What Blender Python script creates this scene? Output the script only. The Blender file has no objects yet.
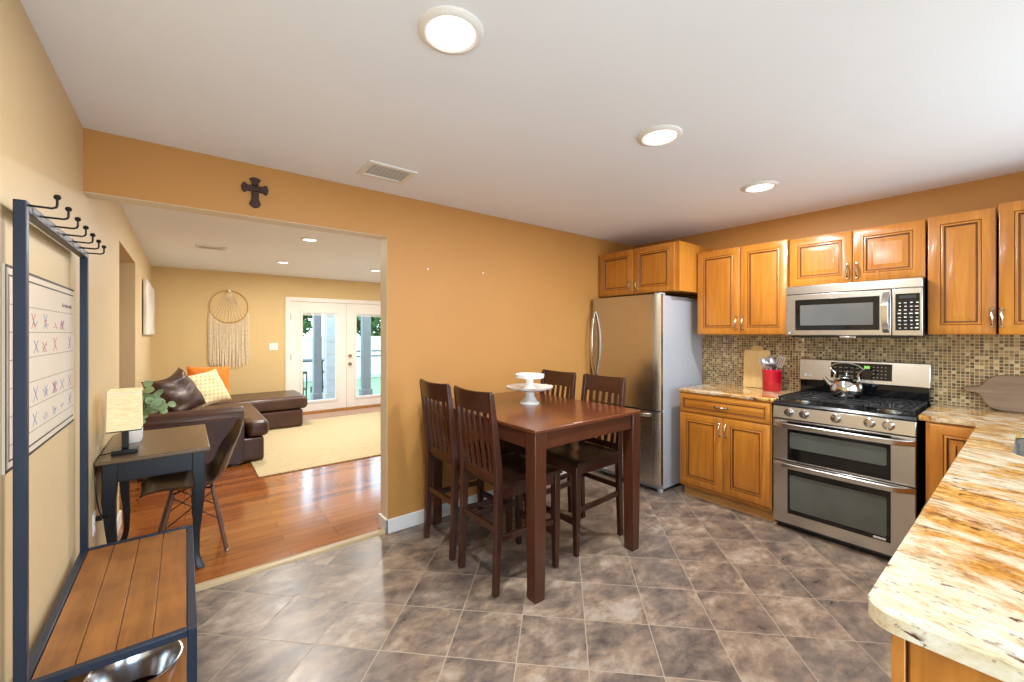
import bpy, bmesh, math, random
from mathutils import Vector, Matrix
random.seed(7)
scene = bpy.context.scene
COL = scene.collection
PI = math.pi
sin, cos = math.sin, math.cos

# ------------------------------------------------------------------ camera
cam = bpy.data.cameras.new('camera')
cam_o = bpy.data.objects.new('camera', cam)
COL.objects.link(cam_o)
cam.sensor_width = 36.0
cam.lens = 414.0 / 1024 * 36
cam.shift_y = -8.0 / 1024
cam.clip_start = 0.02
cam_o.location = (0, 0, 1.42)
cam_o.rotation_euler = (PI / 2, 0, -math.radians(38.3))
scene.camera = cam_o

# ------------------------------------------------------------------ world, exposure
vs = scene.view_settings
vs.view_transform = 'Standard'
vs.look = 'None'
vs.gamma = 1
vs.use_curve_mapping = False
vs.exposure = 0.13
world = bpy.data.worlds.new('world')
scene.world = world
world.use_nodes = True
bg = world.node_tree.nodes['Background']
wt = world.node_tree
tcw = wt.nodes.new('ShaderNodeTexCoord')
sxw = wt.nodes.new('ShaderNodeSeparateXYZ')
rmp = wt.nodes.new('ShaderNodeValToRGB')
wt.links.new(tcw.outputs['Generated'], sxw.inputs[0])
mrw = wt.nodes.new('ShaderNodeMapRange')
mrw.inputs[1].default_value, mrw.inputs[2].default_value = -1, 1
wt.links.new(sxw.outputs[2], mrw.inputs[0])
wt.links.new(mrw.outputs[0], rmp.inputs[0])
rmp.color_ramp.elements[0].position = 0.47
rmp.color_ramp.elements[0].color = (0.50, 0.60, 0.67, 1)     # ground below the horizon
rmp.color_ramp.elements[1].position = 0.53
rmp.color_ramp.elements[1].color = (0.58, 0.80, 1.0, 1)      # bright hazy sky
wt.links.new(rmp.outputs[0], bg.inputs[0])
bg.inputs[1].default_value = 6.0
scene.cycles.max_bounces = 10
scene.cycles.diffuse_bounces = 6
scene.cycles.sample_clamp_indirect = 8.0


def portal(name, loc, rot, sx, sy):
    l = bpy.data.lights.new(name, 'AREA')
    l.shape = 'RECTANGLE'
    l.size, l.size_y = sx, sy
    l.cycles.is_portal = True
    o = bpy.data.objects.new(name, l)
    COL.objects.link(o)
    o.location = loc
    o.rotation_euler = rot
    return o


# room numbers (metres): the camera stands at x=0, y=0
XL, XR = -0.385, 4.03          # left wall, right (cabinet) wall
YB, YW = -0.62, 2.849          # wall behind the camera, orange wall
WT = 0.125                     # thickness of the orange wall
ZC = 2.41                      # kitchen ceiling
YF, ZL = 8.0, 2.40             # far wall and ceiling of the living room
XLL, XLR = -0.35, 5.2

portal('window_light_sink', (2.7, YB - 0.06, 1.55), (PI / 2, 0, 0), 1.9, 1.1)
portal('added_opening_portal_back', (0.35, YB - 0.06, 1.05), (PI / 2, 0, 0), 1.3, 2.05)  # portal for an unseen opening, added to let daylight in
portal('window_light_french', (2.35, YF + 0.06, 1.0), (-PI / 2, 0, 0), 1.7, 1.7)
portal('added_opening_portal_living', (XLR + 0.06, 5.4, 1.35), (PI / 2, 0, PI / 2), 2.2, 1.5)  # portal for an unseen side opening, added to give the living room daylight

LAMP_W = 26.0                  # watts of one kitchen ceiling lamp
LAMP_W2 = 34.0                 # watts of one living room ceiling lamp


# ------------------------------------------------------------------ node helpers
def s2l(c):
    c = c / 255.0
    return c / 12.92 if c <= 0.04045 else ((c + 0.055) / 1.055) ** 2.4


def rgb(r, g, b):
    return (s2l(r), s2l(g), s2l(b), 1)


class NT:
    def __init__(self, name):
        self.m = bpy.data.materials.new(name)
        self.m.use_nodes = True
        self.t = self.m.node_tree
        self.b = self.t.nodes['Principled BSDF']

    def n(self, typ, **kw):
        nd = self.t.nodes.new(typ)
        for k, v in kw.items():
            if k.startswith('i_'):
                key = k[2:]
                nd.inputs[int(key) if key.isdigit() else key].default_value = v
            else:
                setattr(nd, k, v)
        return nd

    def l(self, a, b):
        self.t.links.new(a, b)

    def math(self, op, a, b=None, c=None):
        nd = self.n('ShaderNodeMath', operation=op)
        for i, v in enumerate((a, b, c)):
            if v is None:
                continue
            if isinstance(v, (int, float)):
                nd.inputs[i].default_value = v
            else:
                self.l(v, nd.inputs[i])
        return nd.outputs[0]

    def coords(self, scale=(1, 1, 1), rot=(0, 0, 0), loc=(0, 0, 0)):
        tc = self.n('ShaderNodeTexCoord')
        mp = self.n('ShaderNodeMapping')
        self.l(tc.outputs['Object'], mp.inputs[0])
        mp.inputs['Scale'].default_value = scale
        mp.inputs['Rotation'].default_value = rot
        mp.inputs['Location'].default_value = loc
        return mp.outputs[0]

    def noise(self, vec, scale, detail=4, rough=0.5, dist=0.0):
        nd = self.n('ShaderNodeTexNoise')
        nd.inputs['Scale'].default_value = scale
        nd.inputs['Detail'].default_value = detail
        nd.inputs['Roughness'].default_value = rough
        nd.inputs['Distortion'].default_value = dist
        if vec is not None:
            self.l(vec, nd.inputs['Vector'])
        return nd.outputs[0]

    def ramp(self, fac, stops, interp='LINEAR'):
        nd = self.n('ShaderNodeValToRGB')
        cr = nd.color_ramp
        cr.interpolation = interp
        while len(cr.elements) < len(stops):
            cr.elements.new(0.5)
        for e, (p, c) in zip(cr.elements, stops):
            e.position = p
            e.color = c
        self.l(fac, nd.inputs[0])
        return nd.outputs[0]

    def mix(self, fac, a, b, mode='MIX'):
        nd = self.n('ShaderNodeMix', data_type='RGBA', blend_type=mode)
        for sock, v in ((nd.inputs[0], fac), (nd.inputs[6], a), (nd.inputs[7], b)):
            if isinstance(v, (int, float)):
                sock.default_value = v
            elif isinstance(v, tuple):
                sock.default_value = v
            else:
                self.l(v, sock)
        return nd.outputs[2]

    def bump(self, h, strength=0.2, dist=0.01):
        nd = self.n('ShaderNodeBump')
        nd.inputs['Strength'].default_value = strength
        nd.inputs['Distance'].default_value = dist
        self.l(h, nd.inputs['Height'])
        self.l(nd.outputs[0], self.b.inputs['Normal'])

    def col(self, c):
        if isinstance(c, tuple):
            self.b.inputs['Base Color'].default_value = c
        else:
            self.l(c, self.b.inputs['Base Color'])

    def set(self, rough=None, metal=None, coat=None, spec=None, sheen=None):
        b = self.b.inputs
        if rough is not None:
            b['Roughness'].default_value = rough
        if metal is not None:
            b['Metallic'].default_value = metal
        if coat is not None:
            b['Coat Weight'].default_value = coat
            b['Coat Roughness'].default_value = 0.12
        if spec is not None:
            b['Specular IOR Level'].default_value = spec
        if sheen is not None:
            b['Sheen Weight'].default_value = sheen


def plain(name, c, rough=0.5, metal=0.0, var=0.06, scale=6.0, bump=0.0, stretch=(1, 1, 1), **kw):
    k = NT(name)
    v = k.coords(scale=stretch)
    f = k.noise(v, scale, 3)
    lo = tuple(x * (1 - var) for x in c[:3]) + (1,)
    hi = tuple(min(1, x * (1 + var)) for x in c[:3]) + (1,)
    k.col(k.ramp(f, [(0.3, lo), (0.7, hi)]))
    k.set(rough=rough, metal=metal, **kw)
    if bump:
        k.bump(k.noise(v, scale * 12, 3), bump, 0.004)
    return k.m


def wood(name, lo, hi, axis='z', rough=0.35, coat=0.0, scale=5.0, stretch=14, bump=0.05, spec=None):
    k = NT(name)
    s = [stretch, stretch, stretch]
    s['xyz'.index(axis)] = 1.0
    v = k.coords(scale=tuple(s))
    f = k.noise(v, scale * 0.5, 5, 0.6, 0.8)
    f2 = k.noise(k.coords(), 2.2, 3)
    c = k.ramp(f, [(0.3, lo), (0.7, hi)])
    c = k.mix(0.35, c, k.ramp(f2, [(0.35, lo), (0.65, hi)]))
    k.col(c)
    k.set(rough=rough, coat=coat, spec=spec)
    if bump:
        k.bump(f, bump, 0.002)
    return k.m


def emissive(name, c, strength):
    k = NT(name)
    k.b.inputs['Base Color'].default_value = c
    k.b.inputs['Emission Color'].default_value = c
    k.b.inputs['Emission Strength'].default_value = strength
    return k.m


M = {}
M['orange'] = plain('orange_paint', rgb(190, 136, 70), 0.55, var=0.03, scale=1.5, bump=0.03)
M['golden'] = plain('golden_paint', rgb(214, 184, 128), 0.6, var=0.03, scale=1.5, bump=0.03)
M['tanwall'] = plain('tan_paint', rgb(212, 188, 144), 0.5, var=0.03, scale=1.5, bump=0.03)
M['reveal'] = plain('cream_paint', rgb(228, 214, 186), 0.5, var=0.02)
M['white'] = plain('white_paint', rgb(236, 234, 230), 0.35, var=0.015)
M['doorwhite'] = plain('door_white', rgb(240, 234, 224), 0.3, var=0.015)
M['ceiling'] = plain('ceiling_paint', rgb(238, 243, 251), 0.7, var=0.015, scale=1.2, bump=0.02)
M['honey'] = wood('honey_maple', rgb(160, 94, 28), rgb(198, 130, 46), 'z', 0.3, 0.25)
M['honey_h'] = wood('honey_maple_across', rgb(160, 94, 28), rgb(198, 130, 46), 'y', 0.3, 0.25)
M['honey_x'] = wood('honey_maple_side', rgb(178, 110, 32), rgb(206, 140, 50), 'z', 0.3, 0.25)
M['toekick'] = wood('toe_kick_wood', rgb(170, 120, 62), rgb(192, 142, 80), 'y', 0.5)
M['glaze'] = plain('dark_glaze', rgb(104, 58, 22), 0.4, var=0.2, scale=20)
M['steel'] = plain('stainless_steel', rgb(200, 196, 190), 0.24, 1.0, var=0.05, scale=3, stretch=(1, 1, 40))
M['steel_h'] = plain('brushed_steel', rgb(204, 200, 194), 0.26, 1.0, var=0.05, scale=3, stretch=(1, 1, 60))
M['chrome'] = plain('polished_steel', rgb(214, 212, 208), 0.1, 1.0, var=0.03)
M['utensil'] = plain('satin_utensil_steel', rgb(206, 208, 212), 0.32, 0.85, var=0.05)
M['bowlsteel'] = plain('bowl_steel', rgb(222, 222, 224), 0.18, 1.0, var=0.03)
M['nickel'] = plain('nickel', rgb(196, 186, 170), 0.22, 1.0, var=0.05)
M['fridgegrey'] = plain('grey_enamel', rgb(170, 174, 180), 0.4, 0.0, var=0.03, scale=40, bump=0.05)
M['black'] = plain('black_enamel', rgb(18, 18, 19), 0.22, var=0.1)
M['blackglass'] = plain('black_glass', rgb(16, 16, 17), 0.06, var=0.05)
M['iron'] = plain('cast_iron', rgb(26, 26, 27), 0.5, var=0.2, scale=60)
M['ovenglass'] = plain('oven_glass', rgb(88, 92, 86), 0.07, var=0.12, scale=4)
M['mwglass'] = plain('microwave_glass', rgb(96, 96, 94), 0.12, var=0.1, scale=4)
M['darkplastic'] = plain('dark_plastic', rgb(40, 41, 43), 0.3, var=0.1)
M['lightmark'] = plain('light_print', rgb(214, 214, 214), 0.5, var=0.02)
M['green_led'] = emissive('green_display', rgb(120, 190, 70), 0.8)
M['red'] = plain('red_enamel', rgb(190, 16, 40), 0.22, var=0.05, coat=0.4)
M['cherry'] = wood('dark_cherry', rgb(60, 30, 17), rgb(90, 46, 26), 'z', 0.3, 0.25, bump=0.03)
M['cherry_chair'] = wood('dark_cherry_chair', rgb(46, 22, 13), rgb(72, 35, 20), 'z', 0.3, 0.2, bump=0.03)
M['cherry_top'] = wood('cherry_table_top', rgb(82, 40, 22), rgb(108, 56, 30), 'y', 0.24, 0.3, bump=0.03)
M['seatwood'] = wood('seat_wood', rgb(38, 20, 13), rgb(56, 30, 18), 'x', 0.36, 0.1, bump=0.03)
M['ceramic'] = plain('white_ceramic', rgb(236, 234, 228), 0.18, var=0.02)
M['boardwood'] = wood('light_board_wood', rgb(196, 158, 96), rgb(220, 186, 124), 'z', 0.5)
M['paddlewood'] = wood('grey_brown_board_wood', rgb(112, 86, 62), rgb(152, 122, 92), 'y', 0.55)
M['navymetal'] = plain('daylit_navy_metal', rgb(36, 46, 64), 0.38, 0.35, var=0.1)  # navy-black metal, coloured bluer for the daylight it reflects
M['hookmetal'] = plain('dark_hook_metal', rgb(30, 24, 22), 0.35, 0.5, var=0.1)
M['deskblack'] = plain('black_desk_paint', rgb(24, 25, 30), 0.3, var=0.15, scale=10)
M['desktop'] = wood('worn_desk_top', rgb(92, 72, 50), rgb(116, 94, 68), 'y', 0.28)
M['shellbrown'] = plain('brown_shell_plastic', rgb(66, 48, 34), 0.3, var=0.1)
M['legwood'] = wood('chair_leg_wood', rgb(84, 52, 34), rgb(116, 76, 52), 'z', 0.35)
M['darkwire'] = plain('dark_wire', rgb(32, 28, 28), 0.4, 0.5)
M['leather'] = plain('brown_leather', rgb(70, 44, 32), 0.34, var=0.22, scale=7, bump=0.25)
M['leather_soft'] = plain('crumpled_leather', rgb(74, 48, 36), 0.4, var=0.25, scale=6, bump=0.2)
M['orangecloth'] = plain('orange_cloth', rgb(214, 112, 20), 0.8, var=0.08, bump=0.2)
M['macrame'] = plain('cotton_cord', rgb(232, 214, 180), 0.85, var=0.12, scale=30, bump=0.3)
M['hoop'] = plain('bamboo_hoop', rgb(186, 140, 70), 0.5)
M['leaf'] = plain('eucalyptus_leaf', rgb(138, 160, 112), 0.5, var=0.3, scale=14)
M['stem'] = plain('plant_stem', rgb(92, 104, 62), 0.6)
M['canvas'] = plain('pale_canvas_print', rgb(226, 218, 208), 0.6, var=0.18, scale=3)
M['ironcross'] = plain('brown_cast_metal', rgb(62, 38, 34), 0.45, 0.3, var=0.35, scale=60, bump=0.4)
M['ventwhite'] = plain('vent_white', rgb(226, 224, 218), 0.45, var=0.02)
M['ventshade'] = plain('vent_duct_shade', rgb(52, 52, 50), 0.7)
M['lens'] = emissive('lamp_lens', (1.0, 0.94, 0.84, 1), 3.0)
M['shade'] = None
M['board_white'] = plain('calendar_sheet', rgb(226, 214, 196), 0.35, var=0.03, scale=3)
M['ink'] = plain('black_print', rgb(34, 30, 30), 0.5)
M['greyline'] = plain('grey_print', rgb(150, 138, 126), 0.5)
M['redink'] = plain('red_marker', rgb(196, 110, 96), 0.5)
M['violetink'] = plain('violet_marker', rgb(138, 118, 170), 0.5)
M['blueink'] = plain('blue_marker', rgb(128, 146, 176), 0.5)
M['threshold'] = wood('threshold_wood', rgb(176, 154, 118), rgb(194, 172, 136), 'x', 0.4)
M['decking'] = wood('deck_boards', rgb(120, 118, 116), rgb(146, 144, 142), 'x', 0.7)
M['postgrey'] = plain('grey_post_paint', rgb(122, 124, 128), 0.6)
M['siding'] = plain('pale_siding', rgb(178, 180, 186), 0.6)
M['vinyl'] = plain('white_vinyl', rgb(196, 194, 188), 0.5)
M['grass'] = plain('lawn_green', rgb(112, 134, 100), 0.9, var=0.25, scale=9)
M['tree'] = plain('tree_leaf_green', rgb(70, 108, 58), 0.7, var=0.45, scale=5)
M['bark'] = plain('tree_bark', rgb(92, 70, 56), 0.8, var=0.3)
M['patio'] = plain('patio_black', rgb(40, 42, 46), 0.5)
M['hallshade'] = plain('hall_shaded_paint', rgb(196, 148, 84), 0.6)  # wall colour darkened to hold the shade inside the hall


def mat_shade():
    k = NT('linen_shade')
    v = k.coords(scale=(6, 6, 90))
    f = k.noise(v, 6, 4)
    c = k.ramp(f, [(0.3, rgb(214, 190, 140)), (0.7, rgb(246, 228, 184))])
    k.col(c)
    k.set(rough=0.8)
    k.l(c, k.b.inputs['Emission Color'])
    k.b.inputs['Emission Strength'].default_value = 0.35
    return k.m


def mat_tile():
    k = NT('slate_floor_tile')
    tc = k.n('ShaderNodeTexCoord')
    sep = k.n('ShaderNodeSeparateXYZ')
    k.l(tc.outputs['Object'], sep.inputs[0])
    x, y = sep.outputs[0], sep.outputs[1]
    P = 0.308
    q = 1 / math.sqrt(2)
    u = k.math('MULTIPLY', k.math('ADD', x, y), q)
    v = k.math('MULTIPLY', k.math('SUBTRACT', y, x), q)
    u = k.math('DIVIDE', k.math('SUBTRACT', u, 0.231 - 3.08), P)
    v = k.math('DIVIDE', k.math('SUBTRACT', v, 0.19 - 6.16), P)
    fu, fv = k.math('FRACT', u), k.math('FRACT', v)
    cu, cv = k.math('FLOOR', u), k.math('FLOOR', v)
    du = k.math('MINIMUM', fu, k.math('SUBTRACT', 1.0, fu))
    dv = k.math('MINIMUM', fv, k.math('SUBTRACT', 1.0, fv))
    d = k.math('MINIMUM', du, dv)
    grout = k.math('LESS_THAN', d, 0.0068)
    cell = k.n('ShaderNodeCombineXYZ')
    k.l(cu, cell.inputs[0])
    k.l(cv, cell.inputs[1])
    wn = k.n('ShaderNodeTexWhiteNoise', noise_dimensions='3D')
    k.l(cell.outputs[0], wn.inputs['Vector'])
    # shift the stone pattern tile by tile
    off = k.n('ShaderNodeVectorMath', operation='MULTIPLY_ADD')
    k.l(wn.outputs['Color'], off.inputs[0])
    off.inputs[1].default_value = (30, 30, 30)
    k.l(tc.outputs['Object'], off.inputs[2])
    mp = k.n('ShaderNodeMapping')
    k.l(off.outputs[0], mp.inputs[0])
    mp.inputs['Rotation'].default_value = (0, 0, 0.5)
    mp.inputs['Scale'].default_value = (1.0, 1.5, 1.0)
    f = k.noise(mp.outputs[0], 4.2, 8, 0.66, 0.25)
    f2 = k.noise(mp.outputs[0], 11.0, 6, 0.65, 0.3)
    c = k.ramp(f, [(0.32, rgb(70, 62, 58)), (0.46, rgb(108, 96, 88)), (0.55, rgb(146, 126, 106)), (0.66, rgb(184, 172, 156))])
    c = k.mix(0.35, c, k.ramp(f2, [(0.34, rgb(76, 68, 66)), (0.66, rgb(172, 152, 132))]))
    tint = k.ramp(wn.outputs['Value'], [(0.0, (0.82, 0.82, 0.84, 1)), (1.0, (1.08, 1.04, 1.0, 1))])
    c = k.mix(1.0, c, tint, 'MULTIPLY')
    c = k.mix(grout, c, rgb(166, 150, 130))
    k.col(c)
    r = k.ramp(f2, [(0.3, (0.27, 0.27, 0.27, 1)), (0.7, (0.38, 0.38, 0.38, 1))])
    r = k.mix(grout, r, (0.8, 0.8, 0.8, 1))
    k.l(r, k.b.inputs['Roughness'])
    h = k.math('MULTIPLY', k.math('SUBTRACT', 1.0, grout), k.math('ADD', 0.6, k.math('MULTIPLY', f, 0.25)))
    k.bump(h, 0.35, 0.004)
    return k.m


def mat_hardwood():
    k = NT('hardwood_strips')
    tc = k.n('ShaderNodeTexCoord')
    br = k.n('ShaderNodeTexBrick')
    k.l(tc.outputs['Object'], br.inputs['Vector'])
    br.offset = 0.37
    br.offset_frequency = 3
    br.inputs['Color1'].default_value = (0, 0, 0, 1)
    br.inputs['Color2'].default_value = (1, 1, 1, 1)
    br.inputs['Mortar'].default_value = (0.5, 0.5, 0.5, 1)
    br.inputs['Scale'].default_value = 1.0
    br.inputs['Mortar Size'].default_value = 0.0012
    br.inputs['Brick Width'].default_value = 0.85
    br.inputs['Row Height'].default_value = 0.082
    c = k.ramp(br.outputs['Color'], [(0.0, rgb(118, 58, 20)), (0.5, rgb(152, 86, 34)), (1.0, rgb(182, 114, 54))])
    g = k.noise(k.coords(scale=(1.2, 16, 1)), 3.0, 5, 0.6, 0.5)
    c = k.mix(0.35, c, k.ramp(g, [(0.3, rgb(108, 48, 16)), (0.7, rgb(186, 114, 54))]))
    c = k.mix(br.outputs['Fac'], c, rgb(70, 28, 14))
    k.col(c)
    k.set(rough=0.16, coat=0.5)
    k.bump(g, 0.04, 0.002)
    return k.m


def mat_granite():
    k = NT('gold_granite')
    v0 = k.coords(rot=(0, 0, 1.80))
    mp2 = k.n('ShaderNodeMapping')
    k.l(v0, mp2.inputs[0])
    mp2.inputs['Scale'].default_value = (1.3, 2.3, 1.6)
    v = mp2.outputs[0]
    a = k.noise(v, 3.2, 7, 0.68, 0.7)
    b = k.noise(v, 11.0, 8, 0.74, 0.5)
    d = k.noise(v, 15.0, 5, 0.65, 0.4)
    e = k.noise(v, 5.0, 4, 0.6, 0.4)
    g = k.noise(v, 42.0, 3, 0.6)
    cream = k.ramp(b, [(0.3, rgb(150, 128, 98)), (0.43, rgb(206, 188, 152)), (0.55, rgb(214, 203, 180)), (0.7, rgb(226, 222, 212))])
    gold = k.ramp(b, [(0.28, rgb(96, 56, 24)), (0.43, rgb(160, 104, 42)), (0.55, rgb(200, 150, 74)), (0.7, rgb(222, 192, 134))])
    # the slab is whiter towards the rounded end and gold further in
    tc = k.n('ShaderNodeTexCoord')
    sep = k.n('ShaderNodeSeparateXYZ')
    k.l(tc.outputs['Object'], sep.inputs[0])
    end = k.n('ShaderNodeMapRange')
    k.l(sep.outputs[0], end.inputs[0])
    end.inputs[1].default_value, end.inputs[2].default_value = 0.98, 1.3
    end.inputs[3].default_value, end.inputs[4].default_value = -0.13, 0.035
    m = k.ramp(k.math('ADD', a, end.outputs[0]), [(0.44, (0, 0, 0, 1)), (0.58, (1, 1, 1, 1))])
    c = k.mix(m, cream, gold)
    spots = k.math('MULTIPLY', k.ramp(d, [(0.565, (0, 0, 0, 1)), (0.61, (1, 1, 1, 1))]), k.ramp(e, [(0.47, (0, 0, 0, 1)), (0.56, (1, 1, 1, 1))]))
    c = k.mix(spots, c, rgb(78, 46, 30))
    fl = k.ramp(g, [(0.62, (0, 0, 0, 1)), (0.68, (1, 1, 1, 1))])
    c = k.mix(k.math('MULTIPLY', fl, 0.55), c, rgb(96, 76, 62))
    k.col(c)
    k.set(rough=0.14, coat=0.3)
    return k.m


def mat_mosaic():
    k = NT('glass_mosaic')
    tc = k.n('ShaderNodeTexCoord')
    sep = k.n('ShaderNodeSeparateXYZ')
    k.l(tc.outputs['Object'], sep.inputs[0])
    P = 0.0205
    u = k.math('DIVIDE', k.math('ADD', sep.outputs[1], 5.0), P)
    v = k.math('DIVIDE', sep.outputs[2], P)
    fu, fv = k.math('FRACT', u), k.math('FRACT', v)
    du = k.math('MINIMUM', fu, k.math('SUBTRACT', 1.0, fu))
    dv = k.math('MINIMUM', fv, k.math('SUBTRACT', 1.0, fv))
    grout = k.math('LESS_THAN', k.math('MINIMUM', du, dv), 0.085)
    cell = k.n('ShaderNodeCombineXYZ')
    k.l(k.math('FLOOR', u), cell.inputs[0])
    k.l(k.math('FLOOR', v), cell.inputs[1])
    wn = k.n('ShaderNodeTexWhiteNoise', noise_dimensions='3D')
    k.l(cell.outputs[0], wn.inputs['Vector'])
    c = k.ramp(wn.outputs['Value'], [(0.0, rgb(92, 66, 38)), (0.18, rgb(120, 90, 52)), (0.38, rgb(150, 116, 70)), (0.58, rgb(128, 108, 74)), (0.76, rgb(172, 140, 92)), (0.9, rgb(198, 172, 126))], 'CONSTANT')
    c = k.mix(grout, c, rgb(190, 172, 138))
    k.col(c)
    r = k.mix(grout, (0.1, 0.1, 0.1, 1), (0.8, 0.8, 0.8, 1))
    k.l(r, k.b.inputs['Roughness'])
    # every little tile sits at its own slight tilt
    k.bump(k.math('MULTIPLY', k.math('SUBTRACT', 1.0, grout), k.math('ADD', 0.8, k.math('MULTIPLY', fu, k.math('SUBTRACT', wn.outputs['Value'], 0.5)))), 0.35, 0.002)
    return k.m


def mat_rug():
    k = NT('cream_woven_rug')
    tc = k.n('ShaderNodeTexCoord')
    sep = k.n('ShaderNodeSeparateXYZ')
    k.l(tc.outputs['Object'], sep.inputs[0])
    z = k.math('PINGPONG', k.math('MULTIPLY', sep.outputs[0], 1.0), 0.09)
    w = k.math('SINE', k.math('MULTIPLY', k.math('ADD', k.math('MULTIPLY', z, 1.6), sep.outputs[1]), 80.0))
    f = k.noise(k.coords(), 40, 3)
    c = k.ramp(w, [(0.0, rgb(182, 162, 122)), (0.7, rgb(208, 190, 150))])
    c = k.mix(0.3, c, k.ramp(f, [(0.3, rgb(180, 160, 120)), (0.7, rgb(214, 198, 160))]))
    k.col(c)
    k.set(rough=0.95)
    k.bump(w, 0.3, 0.004)
    return k.m


def mat_pattern():
    k = NT('quilted_pattern_cloth')
    tc = k.n('ShaderNodeTexCoord')
    sep = k.n('ShaderNodeSeparateXYZ')
    k.l(tc.outputs['Object'], sep.inputs[0])
    a = k.math('ADD', sep.outputs[0], sep.outputs[2])
    b = k.math('SUBTRACT', sep.outputs[0], sep.outputs[2])
    s = k.math('MULTIPLY', k.math('SINE', k.math('MULTIPLY', a, 76.0)), k.math('SINE', k.math('MULTIPLY', b, 76.0)))
    c = k.ramp(s, [(0.0, rgb(226, 210, 172)), (0.12, rgb(222, 202, 158)), (0.3, rgb(218, 184, 122))])
    k.col(c)
    k.set(rough=0.9)
    k.bump(s, 0.3, 0.004)
    return k.m


def mat_plank():
    k = NT('bench_planks')
    tc = k.n('ShaderNodeTexCoord')
    sep = k.n('ShaderNodeSeparateXYZ')
    k.l(tc.outputs['Object'], sep.inputs[0])
    g = k.noise(k.coords(scale=(12, 1.0, 4)), 3.0, 5, 0.6, 0.6)
    blot = k.noise(k.coords(), 9.0, 4)
    c = k.ramp(g, [(0.3, rgb(108, 64, 22)), (0.7, rgb(156, 98, 40))])
    c = k.mix(0.4, c, k.ramp(blot, [(0.35, rgb(104, 60, 20)), (0.65, rgb(160, 104, 46))]))
    k.col(c)
    k.set(rough=0.36, coat=0.1)
    k.bump(g, 0.06, 0.002)
    return k.m


def mat_glass():
    k = NT('clear_pane')
    t = k.t
    out = t.nodes['Material Output']
    tr = k.n('ShaderNodeBsdfTransparent')
    tr.inputs[0].default_value = (0.96, 0.98, 0.97, 1)
    gl = k.n('ShaderNodeBsdfGlossy')
    gl.inputs['Roughness'].default_value = 0.02
    fr = k.n('ShaderNodeFresnel')
    fr.inputs[0].default_value = 1.45
    mx = k.n('ShaderNodeMixShader')
    k.l(fr.outputs[0], mx.inputs[0])
    k.l(tr.outputs[0], mx.inputs[1])
    k.l(gl.outputs[0], mx.inputs[2])
    k.l(mx.outputs[0], out.inputs['Surface'])
    return k.m


M['shade'] = mat_shade()
M['tile'] = mat_tile()
M['hardwood'] = mat_hardwood()
M['granite'] = mat_granite()
M['mosaic'] = mat_mosaic()
M['rug'] = mat_rug()
M['pattern'] = mat_pattern()
M['plank'] = mat_plank()
M['glass'] = mat_glass()


# ------------------------------------------------------------------ mesh helpers
def base_of(parent):
    v = Vector((0, 0, 0))
    while parent is not None:
        v += parent.location
        parent = parent.parent
    return v


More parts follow.
